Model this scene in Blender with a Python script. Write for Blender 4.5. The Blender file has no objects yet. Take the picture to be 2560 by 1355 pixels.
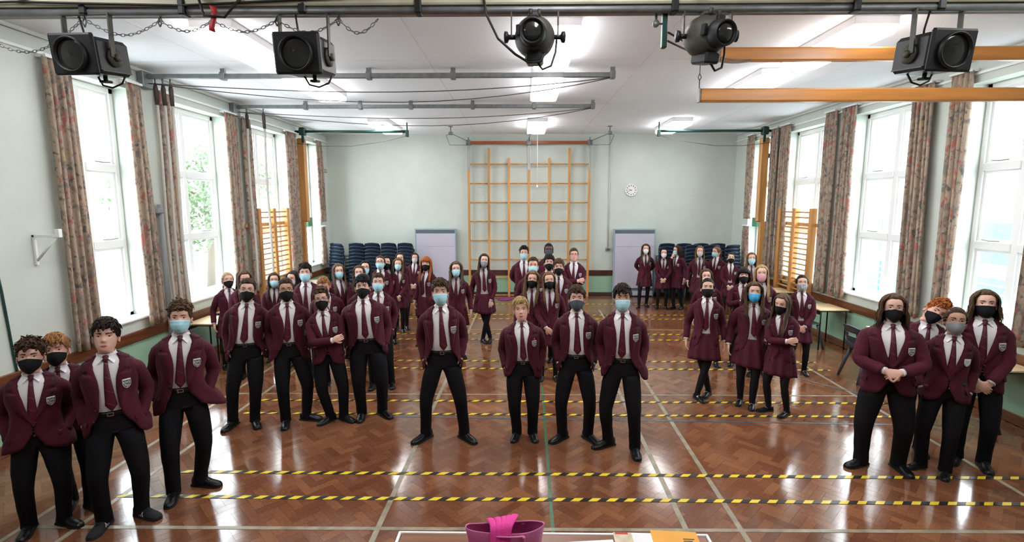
import bpy, bmesh, math, random
import numpy as np
from mathutils import Matrix, Vector, Euler
pi = math.pi
random.seed(7); RNG = np.random.default_rng(7)
scene = bpy.context.scene
col = scene.collection

# ------------------------------------------------------------------ camera
cam_d = bpy.data.cameras.new('camera'); cam = bpy.data.objects.new('camera', cam_d); col.objects.link(cam)
cam.location = (0, 0, 2.57)
cam.rotation_euler = (pi / 2 - 0.13242, 0, 0.015487)
cam_d.sensor_width = 36; cam_d.lens = 18.0; cam_d.clip_end = 200
scene.camera = cam

# ------------------------------------------------------------------ world: bright overcast sky
W = bpy.data.worlds.new('overcast_sky'); scene.world = W; W.use_nodes = True
bg = W.node_tree.nodes['Background']
bg.inputs[0].default_value = (0.88, 0.95, 1.0, 1); bg.inputs[1].default_value = 14.5

# ------------------------------------------------------------------ exposure
cy = scene.cycles; cy.max_bounces = 7; cy.diffuse_bounces = 4; cy.glossy_bounces = 3; cy.transmission_bounces = 2; cy.transparent_max_bounces = 8; cy.caustics_reflective = False; cy.caustics_refractive = False
vs = scene.view_settings
vs.view_transform = 'Standard'; vs.look = 'None'; vs.exposure = 0.25; vs.gamma = 1.0; vs.use_curve_mapping = False

# ------------------------------------------------------------------ room measures
XL, XR, YB, ZC = -5.25, 5.80, 14.12, 4.40      # inner faces of left, right, back wall and the ceiling
YF = -2.6                                       # wall behind the stage
REV = 0.30                                      # depth of the window reveals
ZS, ZH = 0.98, 4.08                             # window sill and head
WIN_L = [(5.85, 7.05), (7.55, 9.30), (9.95, 11.65), (12.15, 13.45)]
WIN_R = [(5.70, 6.95), (7.65, 9.25), (9.85, 11.50), (12.10, 13.20)]
# sky portals: sampling guides in the window openings
for k, (side, wins) in enumerate(((-1, WIN_L), (1, WIN_R))):
    for (a, b) in wins:
        ld = bpy.data.lights.new('window_portal', 'AREA'); ld.shape = 'RECTANGLE'
        ld.size = b - a; ld.size_y = ZH - ZS; ld.cycles.is_portal = True
        lo = bpy.data.objects.new('window_portal', ld); col.objects.link(lo)
        x = (XL - REV - .06) if side < 0 else (XR + REV + .06)
        lo.location = (x, (a + b) / 2, (ZS + ZH) / 2)
        lo.rotation_euler = (pi / 2, 0, -pi / 2 if side < 0 else pi / 2)

# ------------------------------------------------------------------ helpers
def sm(a, b, x):
    t = np.clip((np.asarray(x, float) - a) / (b - a), 0, 1); return t * t * (3 - 2 * t)

class MB:
    """collects vertices and faces, builds ONE mesh"""
    def __init__(s): s.v = []; s.f = []; s.m = []; s.s = []; s.n = 0
    def add(s, v, f, mat=0, smooth=True):
        v = np.asarray(v, float).reshape(-1, 3); b = s.n
        s.v.append(v); s.n += len(v)
        s.f.extend([tuple(i + b for i in q) for q in f]); s.m.extend([mat] * len(f)); s.s.extend([smooth] * len(f))
        return np.arange(b, s.n)
    def faces(s, f, mat=0, smooth=True):
        s.f.extend(f); s.m.extend([mat] * len(f)); s.s.extend([smooth] * len(f))
    def box(s, x0, y0, z0, x1, y1, z1, mat=0, c=0.0):
        x0, x1 = min(x0, x1), max(x0, x1); y0, y1 = min(y0, y1), max(y0, y1); z0, z1 = min(z0, z1), max(z0, z1)
        if c <= 0:
            v = [(x, y, z) for z in (z0, z1) for y in (y0, y1) for x in (x0, x1)]
            s.add(v, [(0, 2, 3, 1), (4, 5, 7, 6), (0, 1, 5, 4), (2, 6, 7, 3), (0, 4, 6, 2), (1, 3, 7, 5)], mat, False)
        else:                                           # chamfered box: three stacked rings of an octagon-like section
            c = min(c, (x1 - x0) * .45, (y1 - y0) * .45, (z1 - z0) * .45)
            def ring(i, z):
                a, b_, d, e = x0 + i, x1 - i, y0 + i, y1 - i
                return [(a + c, d, z), (b_ - c, d, z), (b_, d + c, z), (b_, e - c, z), (b_ - c, e, z), (a + c, e, z), (a, e - c, z), (a, d + c, z)]
            R = [ring(c * .6, z0), ring(0, z0 + c), ring(0, z1 - c), ring(c * .6, z1)]
            s.loft(np.array(R), True, True, True, mat, False)
    def loft(s, R, closed=True, cap0=False, cap1=False, mat=0, smooth=True):
        R = np.asarray(R, float); nr, n = R.shape[:2]
        f = []
        for i in range(nr - 1):
            for j in range(n if closed else n - 1):
                k = (j + 1) % n
                f.append((i * n + j, i * n + k, (i + 1) * n + k, (i + 1) * n + j))
        if cap0: f.append(tuple(range(n - 1, -1, -1)))
        if cap1: f.append(tuple((nr - 1) * n + j for j in range(n)))
        return s.add(R.reshape(-1, 3), f, mat, smooth)
    def tube(s, P, r, n=8, caps=True, mat=0, flat=1.0, smooth=True):
        return s.loft(tube_rings(P, r, n, flat), True, caps, caps, mat, smooth)
    def cyl(s, p0, p1, r, n=12, mat=0, r1=None):
        return s.tube([p0, p1], [r, r if r1 is None else r1], n, True, mat)
    def build(s, name, mats, parent=None, link=True):
        me = bpy.data.meshes.new(name)
        v = np.concatenate(s.v) if s.v else np.zeros((0, 3))
        me.from_pydata(v.tolist(), [], s.f)
        for m in (mats if isinstance(mats, (list, tuple)) else [mats]): me.materials.append(m)
        if s.f:
            me.polygons.foreach_set('material_index', s.m); me.polygons.foreach_set('use_smooth', s.s)
        me.update()
        if not link: return me
        return link_mesh(name, me, parent)

def link_mesh(name, me, parent=None, M=None):
    o = bpy.data.objects.new(name, me); col.objects.link(o)
    if parent is not None: o.parent = parent
    if M is not None: o.matrix_basis = M
    return o

def tube_rings(P, r, n=8, flat=1.0, up=None, ang=None):
    """rings along a path with frames carried along it; flat squeezes the second axis"""
    P = np.asarray(P, float); L = len(P)
    r = np.broadcast_to(np.asarray(r, float), (L,)) if np.ndim(r) < 2 else np.asarray(r, float)
    T = np.gradient(P, axis=0); T /= np.linalg.norm(T, axis=1)[:, None] + 1e-12
    a = np.array([1.0, 0, 0]) if up is None else np.asarray(up, float)
    if abs(a @ T[0]) > .9: a = np.array([0, 1.0, 0])
    ang = np.linspace(0, 2 * pi, n, endpoint=False) if ang is None else ang; R = []
    for i in range(L):
        a = a - (a @ T[i]) * T[i]; a /= np.linalg.norm(a) + 1e-12
        b = np.cross(T[i], a)
        ra, rb = (r[i], r[i] * flat) if r.ndim == 1 else r[i]
        R.append(P[i] + np.outer(np.cos(ang) * ra, a) + np.outer(np.sin(ang) * rb, b))
    return np.array(R)

def empty(name, loc=(0, 0, 0), rz=0.0):
    o = bpy.data.objects.new(name, None); col.objects.link(o); o.location = loc; o.rotation_euler = (0, 0, rz)
    o.empty_display_size = .1
    return o
def tag(o, label=None, cat=None, group=None, kind=None):
    if label: o['label'] = label
    if cat: o['category'] = cat
    if group: o['group'] = group
    if kind: o['kind'] = kind
    return o
def copy_tree(o, parent=None):
    c = o.copy(); col.objects.link(c); c.parent = parent
    for ch in list(o.children): copy_tree(ch, c)
    return c

# ------------------------------------------------------------------ materials
def mat(name, c, rough=.6, metal=0.0, var=0.0, vscale=8.0, bump=0.0, bscale=60.0, spec=.5, c2=None, sheen=0.0, stretch=None, alpha=None):
    """principled material; colour varies a little by object-space noise, fine relief by a second noise"""
    m = bpy.data.materials.new(name); m.use_nodes = True
    nt = m.node_tree; N = nt.nodes; L = nt.links; b = N['Principled BSDF']
    c = tuple(c) + ((1,) if len(c) == 3 else ())
    b.inputs['Base Color'].default_value = c; b.inputs['Roughness'].default_value = rough
    b.inputs['Metallic'].default_value = metal; b.inputs['Specular IOR Level'].default_value = spec
    if sheen: b.inputs['Sheen Weight'].default_value = sheen
    if var or bump or c2:
        tc = N.new('ShaderNodeTexCoord'); src = tc.outputs['Object']
        if stretch:
            mp = N.new('ShaderNodeMapping'); mp.inputs['Scale'].default_value = stretch; L.new(src, mp.inputs[0]); src = mp.outputs[0]
    if var or c2:
        nz = N.new('ShaderNodeTexNoise'); nz.inputs['Scale'].default_value = vscale; nz.inputs['Detail'].default_value = 4
        L.new(src, nz.inputs['Vector'])
        mx = N.new('ShaderNodeMix'); mx.data_type = 'RGBA'
        mr = N.new('ShaderNodeMapRange'); mr.inputs[1].default_value = .3; mr.inputs[2].default_value = .7
        L.new(nz.outputs[0], mr.inputs[0]); L.new(mr.outputs[0], mx.inputs[0])
        d = c2 if c2 else tuple(min(1, k * (1 + var)) for k in c[:3])
        e = c[:3] if c2 else tuple(k * (1 - var) for k in c[:3])
        mx.inputs[6].default_value = e + (1,); mx.inputs[7].default_value = tuple(d) + (1,)
        L.new(mx.outputs[2], b.inputs['Base Color'])
    if bump:
        n2 = N.new('ShaderNodeTexNoise'); n2.inputs['Scale'].default_value = bscale; n2.inputs['Detail'].default_value = 3
        L.new(src, n2.inputs['Vector'])
        bp = N.new('ShaderNodeBump'); bp.inputs['Strength'].default_value = bump; bp.inputs['Distance'].default_value = .01
        L.new(n2.outputs[0], bp.inputs['Height']); L.new(bp.outputs[0], b.inputs['Normal'])
    return m
def emis(name, c, s):
    m = bpy.data.materials.new(name); m.use_nodes = True; b = m.node_tree.nodes['Principled BSDF']
    b.inputs['Base Color'].default_value = (.9, .9, .9, 1); b.inputs['Emission Color'].default_value = tuple(c) + (1,); b.inputs['Emission Strength'].default_value = s
    return m
# ================================================================== ROOM
M_WALL = mat('pale_mint_wall_paint', (.57, .62, .57), .42, var=.03, vscale=2.5, bump=.06, bscale=90, spec=.5)
M_DADO = mat('mint_green_dado_paint', (.30, .50, .36), .4, var=.04, vscale=3, bump=.05, bscale=80)
M_CEIL = mat('ceiling_board_paint', (.90, .93, 1.0), .8, var=.02, vscale=1.2)
M_RAIL = mat('varnished_brown_wood', (.13, .042, .016), .35, var=.35, vscale=5, stretch=(3, .5, 8))
M_RAIL2 = mat('brown_skirting_wood', (.16, .07, .03), .45, var=.3, vscale=5, stretch=(3, .5, 8))
M_WFRAME = mat('white_window_paint', (.82, .84, .84), .4)
M_PINE = mat('orange_varnished_pine', (.55, .27, .085), .35, var=.25, vscale=7, stretch=(1.0, 1.0, .12))
M_BEAMW = mat('honey_varnished_boom', (.56, .235, .055), .30, var=.25, vscale=6, stretch=(.18, 2, 2))
M_REDW = mat('red_brown_rail', (.30, .085, .03), .35, var=.2, vscale=6, stretch=(.2, 2, 2))
M_GALV = mat('galvanised_steel', (.22, .23, .24), .5, .6, var=.15, vscale=14)
M_GREEN = mat('dark_green_enamel', (.012, .055, .048), .4, .2)
M_CREAM = mat('cream_gloss_paint', (.58, .55, .42), .45, var=.12, vscale=6)
M_BLKMET = mat('black_lamp_enamel', (.016, .017, .019), .45, .25, var=.2, vscale=12)
M_GREYMET = mat('grey_dusty_enamel', (.07, .068, .055), .55, .25, var=.25, vscale=10)
M_CABLE = mat('black_cable', (.010, .010, .011), .55)
M_CORD = mat('grey_cord', (.10, .10, .105), .8)
M_ROPE = mat('pale_rope', (.50, .47, .42), .9, bump=.5, bscale=120)
M_LEATH = mat('dark_leather', (.05, .032, .026), .6)

def parquet():
    m = bpy.data.materials.new('varnished_parquet'); m.use_nodes = True; nt = m.node_tree; N = nt.nodes; L = nt.links; b = N['Principled BSDF']
    at = N.new('ShaderNodeAttribute'); at.attribute_name = 'tone'
    tc = N.new('ShaderNodeTexCoord'); geo = N.new('ShaderNodeNewGeometry')
    nz = N.new('ShaderNodeTexNoise'); nz.inputs['Scale'].default_value = 1.1; nz.inputs['Detail'].default_value = 5; L.new(geo.outputs['Position'], nz.inputs['Vector'])
    n2 = N.new('ShaderNodeTexNoise'); n2.inputs['Scale'].default_value = 38; n2.inputs['Detail'].default_value = 5; L.new(geo.outputs['Position'], n2.inputs['Vector'])
    ad = N.new('ShaderNodeMath'); ad.operation = 'MULTIPLY_ADD'; ad.inputs[1].default_value = .30; L.new(at.outputs['Fac'], ad.inputs[0])
    a2 = N.new('ShaderNodeMath'); a2.operation = 'MULTIPLY_ADD'; a2.inputs[1].default_value = .75; a2.inputs[2].default_value = -.18; L.new(nz.outputs[0], a2.inputs[0])
    a3 = N.new('ShaderNodeMath'); a3.operation = 'MULTIPLY_ADD'; a3.inputs[1].default_value = .35; L.new(n2.outputs[0], a3.inputs[0]); L.new(a2.outputs[0], a3.inputs[2]); L.new(a3.outputs[0], ad.inputs[2])
    cr = N.new('ShaderNodeValToRGB'); cr.color_ramp.elements[0].position = .05; cr.color_ramp.elements[0].color = (.065, .022, .011, 1)
    cr.color_ramp.elements[1].position = .95; cr.color_ramp.elements[1].color = (.33, .145, .068, 1)
    e = cr.color_ramp.elements.new(.5); e.color = (.17, .066, .032, 1)
    L.new(ad.outputs[0], cr.inputs[0]); L.new(cr.outputs[0], b.inputs['Base Color'])
    rr = N.new('ShaderNodeMapRange'); rr.inputs[3].default_value = .07; rr.inputs[4].default_value = .18; L.new(nz.outputs[0], rr.inputs[0]); L.new(rr.outputs[0], b.inputs['Roughness'])
    b.inputs['Specular IOR Level'].default_value = .65
    n3 = N.new('ShaderNodeTexNoise'); n3.inputs['Scale'].default_value = 9; n3.inputs['Detail'].default_value = 3; L.new(geo.outputs['Position'], n3.inputs['Vector'])
    bp = N.new('ShaderNodeBump'); bp.inputs['Strength'].default_value = .025; bp.inputs['Distance'].default_value = .02; L.new(n3.outputs[0], bp.inputs['Height']); L.new(bp.outputs[0], b.inputs['Normal'])
    return m
M_PARQ = parquet()

def pixel(x, y, z):
    """where the photograph shows a point (used only to pick which floor blocks become single parts)"""
    cy, sy, cp, sp_ = math.cos(.015487), math.sin(.015487), math.cos(.13242), math.sin(.13242)
    d = Vector((x, y, z - 2.57)); r = d.x * cy + d.y * sy; f0 = -d.x * sy + d.y * cy
    f = f0 * cp - d.z * sp_; u = f0 * sp_ + d.z * cp
    return 1280 + 1280 * r / max(f, .01), 677.5 - 1280 * u / max(f, .01)

def build_floor():
    mb = MB(); mb.box(XL, YF, -.10, XR, YB, -.006); fl = mb.build('floor', mat('floor_screed', (.02, .010, .006), .8)); tag(fl, kind='structure')
    w, n = .080, 3; Lb = w * n; c45 = math.sqrt(.5); blocks = []
    rng = np.random.default_rng(11)
    Rg = int(16 / w)
    for i in range(-Rg, Rg):
        for j in range(-int(Rg / n), int(Rg / n)):
            ox, oy = i + (n + 1) * j, i + (1 - n) * j
            for hv in (0, 1):
                cx, cy = (ox + n / 2, oy + .5) if hv == 0 else (ox + n + .5, oy + 1 - n / 2)
                X = (cx - cy) * c45 * w + .2; Y = (cx + cy) * c45 * w + 8.0
                if XL + .05 < X < XR - .05 and 1.55 < Y < YB - .05: blocks.append((X, Y, hv))
    vis = []
    for k, (X, Y, hv) in enumerate(blocks):
        px, py = pixel(X, Y, 0)
        if 10 < px < 2550 and py < 1350 and not (990 < px < 1780 and py > 1318): vis.append((Y + .02 * abs(X), k))
    single = set(k for _, k in sorted(vis)[:300])
    hx, hy = Lb / 2 - .0006, w / 2 - .0006
    cor = np.array([(-hx, -hy), (hx, -hy), (hx, hy), (-hx, hy)])
    fcs = [(4, 5, 6, 7), (0, 1, 5, 4), (1, 2, 6, 5), (2, 3, 7, 6), (3, 0, 4, 7)]
    def verts(hv, tilt=(0, 0)):
        a = pi / 4 if hv == 0 else 3 * pi / 4; c, s = math.cos(a), math.sin(a); q = np.stack([cor[:, 0] * c - cor[:, 1] * s, cor[:, 0] * s + cor[:, 1] * c], -1)
        z = q[:, 0] * tilt[0] + q[:, 1] * tilt[1]
        return np.concatenate([np.column_stack([q, np.full(4, -.006)]), np.column_stack([q, z])])
    protos = []
    for hv in (0, 1):
        for t in (.1, .35, .6, .9):
            me = bpy.data.meshes.new('floor_block'); me.from_pydata(verts(hv).tolist(), [], fcs); me.materials.append(M_PARQ)
            at = me.attributes.new('tone', 'FLOAT', 'POINT'); at.data.foreach_set('value', [t] * 8); protos.append(me)
    V, F, T = [], [], []
    for k, (X, Y, hv) in enumerate(blocks):
        tl = rng.normal(0, .0004, 2)
        if k in single:
            o = link_mesh('floor_block', protos[hv * 4 + int(rng.integers(4))], fl); o.location = (X, Y, 0); o.rotation_euler = (tl[1], -tl[0], 0)
        else:
            b = len(V) * 8; V.append(verts(hv, tl) + np.array([X, Y, 0])); F.extend([tuple(i + b for i in f) for f in fcs]); T.extend([rng.uniform(0, 1)] * 8)
    me = bpy.data.meshes.new('parquet_blocks'); me.from_pydata(np.concatenate(V).tolist(), [], F); me.materials.append(M_PARQ)
    at = me.attributes.new('tone', 'FLOAT', 'POINT'); at.data.foreach_set('value', T)
    o = link_mesh('parquet_blocks', me, fl); o['kind'] = 'stuff'
    # court lines painted on the blocks
    mw = mat('worn_cream_line_paint', (.27, .23, .165), .3, var=.35, vscale=9); mg = mat('worn_green_line_paint', (.05, .13, .07), .3, var=.3, vscale=9); mbl = mat('worn_blue_line_paint', (.05, .09, .13), .35, var=.4, vscale=9)
    lift = [0.0]
    def line(x0, y0, x1, y1, wd, m):
        d = Vector((x1 - x0, y1 - y0)); d.normalize(); n_ = Vector((-d.y, d.x)) * wd / 2; q = MB()
        v = [(x0 + n_.x, y0 + n_.y), (x0 - n_.x, y0 - n_.y), (x1 - n_.x, y1 - n_.y), (x1 + n_.x, y1 + n_.y)]
        zt = .0016 + lift[0]; lift[0] += .00008; q.add([(x, y, .0008) for x, y in v] + [(x, y, zt) for x, y in v], [(4, 5, 6, 7), (0, 1, 5, 4), (1, 2, 6, 5), (2, 3, 7, 6), (3, 0, 4, 7)], 0, False); q.build('painted_line', m, fl)
    for a in ((-1.14, 2.9, -1.0, 12.2), (1.31, 2.9, 1.44, 12.2), (1.74, 2.9, 1.92, 12.2), (-3.98, 2.9, -3.85, 12.2), (-3.54, 2.9, -3.40, 12.2), (4.45, 2.9, 4.6, 12.2)): line(*a, .045, mw)
    line(.25, 2.9, .32, 7.0, .03, mg); line(-4.0, 3.73, 4.5, 3.79, .04, mw); line(-3.9, 6.62, 4.5, 6.66, .035, mw); line(-3.9, 10.2, 4.5, 10.25, .035, mw)
    line(-1.6, 5.9, 4.9, 5.75, .03, mbl); line(3.9, 7.6, 5.0, 6.3, .035, mbl)
    return fl
FLOOR = build_floor()

def wall_side(name, X, sgn, wins, holes=()):
    """wall with window openings; sgn is the outward direction"""
    t = REV + .05; mb = MB()
    def b(y0, y1, z0, z1): mb.box(X, y0, z0, X + sgn * t, y1, z1)
    b(YF, YB + .3, -.05, ZS); b(YF, YB + .3, ZH, ZC + .1)
    y = YF
    for a, c in wins: b(y, a, ZS, ZH); y = c
    b(y, YB + .3, ZS, ZH)
    o = mb.build(name, M_WALL); tag(o, kind='structure'); return o
WL = wall_side('wall_left', XL, -1, WIN_L); WR = wall_side('wall_right', XR, 1, WIN_R)
mb = MB(); mb.box(XL - .4, YB, -.05, XR + .4, YB + .3, ZC + .1); WB = tag(mb.build('wall_back', M_WALL), kind='structure')
mb = MB(); mb.box(XL - .4, YF - .3, -.05, XR + .4, YF, ZC + .1); tag(mb.build('wall_behind_stage', M_WALL), kind='structure')
mb = MB(); mb.box(XL - .4, YF - .3, ZC, XR + .4, YB + .3, ZC + .2); CEIL = tag(mb.build('ceiling', M_CEIL), kind='structure')
mj = mat('ceiling_joint', (.78, .76, .80), .8)
for X in (-4.0, -1.2, 1.6, 4.4):
    mb = MB(); mb.box(X, 2.0, ZC - .002, X + .012, YB, ZC + .001); mb.build('board_joint', mj, CEIL)
for Y in (3.8, 6.9, 9.9, 12.7):
    mb = MB(); mb.box(XL, Y, ZC - .002, XR, Y + .012, ZC + .001); mb.build('board_joint', mj, CEIL)
mb = MB(); mb.box(XL, YF, -.01, XR, 1.5, 1.0); tag(mb.build('stage', mat('stage_boards', (.10, .05, .03), .5, var=.2, vscale=4)), kind='structure')
# dado, rail, skirting and the rail over the curtains
for name, X, s, wl in (('left', XL, 1, WL), ('right', XR, -1, WR)):
    mb = MB(); mb.box(X, 1.5, .12, X + s * .006, YB, .70); mb.build('dado_panel', M_DADO, wl)
    mb = MB(); mb.box(X, 1.5, .69, X + s * .035, YB, .83, c=.006); mb.build('dado_rail', M_RAIL, wl)
    mb = MB(); mb.box(X, 1.5, 0, X + s * .022, YB, .125, c=.006); tag(mb.build('baseboard_' + name, M_RAIL2), kind='structure')
    mb = MB(); mb.box(X, 2.0, 4.175, X + s * .03, YB, 4.205); tag(mb.build('trim_' + ('1' if s > 0 else '2'), M_WFRAME), kind='structure')
    mb = MB(); mb.box(X, YF, ZC - .05, X + s * .04, YB, ZC, c=.015); tag(mb.build('trim_' + ('3' if s > 0 else '4'), M_WALL), kind='structure')
mb = MB(); mb.box(XL, YB - .006, .10, XR, YB, .60); mb.build('dado_panel', M_DADO, WB)
mb = MB(); mb.box(XL, YB - .030, .57, XR, YB, .72, c=.006); mb.build('dado_rail', mat('dark_dado_rail', (.075, .026, .014), .4, var=.3, vscale=5), WB)
mb = MB(); mb.box(XL, YB - .022, 0, XR, YB, .10, c=.006); tag(mb.build('baseboard_back', mat('dark_skirting', (.05, .03, .022), .5)), kind='structure')

# ------------------------------------------------------------------ windows
def glass():
    m = bpy.data.materials.new('window_glass'); m.use_nodes = True; nt = m.node_tree; N = nt.nodes; L = nt.links
    N.remove(N['Principled BSDF']); out = N['Material Output']; tr = N.new('ShaderNodeBsdfTransparent'); tr.inputs[0].default_value = (.96, .98, .98, 1)
    gl = N.new('ShaderNodeBsdfGlossy'); gl.inputs['Roughness'].default_value = .02;     mx = N.new('ShaderNodeMixShader'); mx.inputs[0].default_value = .06; L.new(tr.outputs[0], mx.inputs[1]); L.new(gl.outputs[0], mx.inputs[2]); L.new(mx.outputs[0], out.inputs[0]); return m
M_GLASS = glass()
def window(n, X, s, a, b, door=False):
    """s: +1 room lies towards +x. Frame, mullion, two transoms, six panes, stays and a board"""
    xo = X - s * REV; x1 = xo + s * .07; z0, z1 = ZS, ZH; t = .075
    mb = MB(); mb.box(xo, a, z0, x1, a + t, z1, c=.008); mb.box(xo, b - t, z0, x1, b, z1, c=.008); mb.box(xo, a, z1 - t, x1, b, z1, c=.008); mb.box(xo, a, z0, x1, b, z0 + t, c=.008)
    o = mb.build('window_%d' % n, M_WFRAME); tag(o, kind='structure')
    ym = (a + b) / 2; mu = .045
    mb = MB(); mb.box(xo, ym - mu, z0 + t, x1, ym + mu, z1 - t, c=.006); mb.build('mullion', M_WFRAME, o)
    tz = (2.02, 3.03)
    for z in tz:
        for (p, q) in ((a + t, ym - mu), (ym + mu, b - t)):
            mb = MB(); mb.box(xo, p, z - .05, x1 + s * .01, q, z + .05, c=.008); mb.build('transom', M_WFRAME, o)
            mb = MB(); yy = (p + q) / 2; mb.tube([(x1 + s * .03, yy - .12, z + .07), (x1 + s * .035, yy, z + .065), (x1 + s * .03, yy + .12, z + .075)], .006, 6); mb.build('casement_stay', M_GALV, o)
    zs = [z0 + t, tz[0] - .05, tz[0] + .05, tz[1] - .05, tz[1] + .05, z1 - t]
    for k in range(3):
        for (p, q) in ((a + t, ym - mu), (ym + mu, b - t)):
            zl, zh = zs[2 * k], zs[2 * k + 1]; e = .035
            mb = MB(); xa, xb = xo + s * .012, xo + s * .05
            mb.box(xa, p, zl, xb, p + e, zh); mb.box(xa, q - e, zl, xb, q, zh); mb.box(xa, p + e, zl, xb, q - e, zl + e); mb.box(xa, p + e, zh - e, xb, q - e, zh); sh = mb.build('sash', M_WFRAME, o)
            mb = MB(); mb.box(xo + s * .026, p + e, zl + e, xo + s * .032, q - e, zh - e); mb.build('pane', M_GLASS, sh)
    mb = MB(); mb.box(x1, a, z0 - .005, X + s * .03, b, z0 + .025, c=.008); mb.build('sill_board', M_WFRAME, o)
    return o
for k, (a, b) in enumerate(WIN_L): window(k + 1, XL, 1, a, b)
for k, (a, b) in enumerate(WIN_R): window(k + 5, XR, -1, a, b)
# ================================================================== PEOPLE
# materials shared by the figures
SKIN = {'fair': mat('skin_fair', (.70, .42, .33), .5, var=.06, vscale=30), 'pink': mat('skin_pink', (.72, .40, .32), .5, var=.06, vscale=30),
        'tan': mat('skin_tan', (.50, .28, .19), .5, var=.06, vscale=30), 'dark': mat('skin_dark', (.085, .042, .028), .45, var=.06, vscale=30)}
M_BLAZER = mat('maroon_wool', (.066, .0085, .019), .85, var=.25, vscale=5, bump=.25, bscale=420, spec=.2, sheen=.03)
M_SKIRT = mat('maroon_skirt_cloth', (.072, .011, .024), .8, var=.15, vscale=6, bump=.2, bscale=400, spec=.25)
M_LINING = mat('dark_lining', (.03, .008, .014), .5)
M_SHIRT = mat('white_shirt_cotton', (.80, .78, .82), .75, var=.04, vscale=12, bump=.15, bscale=200)
M_BLACK = mat('black_trouser_cloth', (.0065, .0065, .0085), .85, var=.2, vscale=7, bump=.2, bscale=300, spec=.15)
M_TIGHT = mat('black_tights', (.010, .009, .011), .8, spec=.15)
M_SHOE = mat('black_shoe_leather', (.005, .005, .006), .33, spec=.3, var=.2, vscale=20, bump=.1, bscale=60)
M_SOLE = mat('black_rubber_sole', (.012, .012, .013), .7)
M_WHITE = mat('white_trim', (.8, .8, .82), .6)
M_GREYSOLE = mat('grey_sole', (.10, .09, .08), .7)
M_EYEW = mat('eye_white', (.62, .58, .55), .3)
M_IRIS = {'brown': mat('iris_brown', (.02, .011, .007), .2), 'blue': mat('iris_blue', (.03, .05, .08), .2)}
M_LIP = mat('lip', (.42, .15, .13), .45)
M_PIN = mat('red_enamel_pin', (.62, .01, .035), .4)
M_METAL = mat('silver_metal', (.6, .6, .62), .3, 1.0)
M_BADGE = mat('badge_black', (.012, .012, .016), .7)
M_BADGEW = mat('badge_white_thread', (.62, .62, .66), .7)
M_GLASSF = mat('spectacle_frame', (.02, .018, .02), .35)
M_GLASSG = mat('spectacle_gilt', (.35, .26, .18), .3, .6)
def tie_mat():
    m = mat('maroon_tie', (.085, .008, .022), .5, spec=.4); nt = m.node_tree; N = nt.nodes; L = nt.links; b = N['Principled BSDF']
    tc = N.new('ShaderNodeTexCoord'); sp = N.new('ShaderNodeSeparateXYZ'); L.new(tc.outputs['Object'], sp.inputs[0])
    a = N.new('ShaderNodeMath'); a.operation = 'MULTIPLY_ADD'; a.inputs[1].default_value = .55; L.new(sp.outputs[0], a.inputs[0]); L.new(sp.outputs[2], a.inputs[2])
    q = N.new('ShaderNodeMath'); q.operation = 'PINGPONG'; q.inputs[1].default_value = .055; L.new(a.outputs[0], q.inputs[0])
    g = N.new('ShaderNodeMath'); g.operation = 'LESS_THAN'; g.inputs[1].default_value = .0020; L.new(q.outputs[0], g.inputs[0])
    mx = N.new('ShaderNodeMix'); mx.data_type = 'RGBA'; mx.inputs[6].default_value = (.085, .008, .022, 1); mx.inputs[7].default_value = (.19, .085, .10, 1)
    L.new(g.outputs[0], mx.inputs[0]); L.new(mx.outputs[2], b.inputs['Base Color']); return m
M_TIE = tie_mat()
MASKC = {'black': mat('mask_black', (.008, .008, .010), .85, bump=.2, bscale=300, spec=.2), 'blue': mat('mask_pale_blue', (.36, .62, .72), .75, var=.05, vscale=40),
         'bright': mat('mask_bright_blue', (.06, .38, .70), .75, var=.05, vscale=40), 'white': mat('mask_white', (.72, .72, .74), .8),
         'grey': mat('mask_grey', (.22, .22, .24), .85), 'slate': mat('mask_slate', (.045, .06, .075), .85), 'pink': mat('mask_pink', (.62, .30, .36), .85),
         'camo': mat('mask_camouflage', (.62, .62, .66), .85, vscale=45, c2=(.10, .11, .14)), 'pale': mat('mask_pale_grey', (.50, .48, .50), .85)}
_hair = {}
def hair_mat(c):
    if c not in _hair:
        _hair[c] = mat('hair', c, .55, var=.35, vscale=55, stretch=(1, 1, .25), bump=.3, bscale=160, spec=.12)
    return _hair[c]

# ---- head tables: z above the chin, half width, front, back
HZ = np.array([-.020, -.008, .000, .012, .030, .050, .075, .100, .120, .145, .170, .195, .212, .222, .228])
HW = np.array([.053, .050, .046, .049, .0575, .0635, .068, .0715, .0735, .075, .0735, .0665, .052, .034, .006])
HF = np.array([.040, .058, .080, .089, .091, .092, .091, .0895, .0885, .092, .089, .076, .055, .034, .004])
HB = np.array([.070, .070, .070, .072, .075, .079, .085, .091, .096, .099, .0985, .089, .070, .046, .010])
NOZ = np.array([.068, .074, .080, .086, .100, .115, .128, .142]); NOP = np.array([0, .010, .0195, .022, .0155, .008, .0025, 0])
def face_disp(x, z):
    ax = np.abs(x); sg = np.where(z < .09, .0125, .0095)
    d = np.interp(z, NOZ, NOP, 0, 0) * np.exp(-(x / sg) ** 2)
    d -= .0075 * np.exp(-((ax - .031) / .014) ** 2 - ((z - .117) / .011) ** 2)
    d += .003 * np.exp(-((z - .136) / .009) ** 2 - ((ax - .026) / .024) ** 2)
    d += .0048 * np.exp(-(x / .021) ** 2 - ((z - .0475) / .010) ** 2)
    d += .003 * np.exp(-(x / .018) ** 2 - ((z - .012) / .012) ** 2)
    return d
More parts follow.
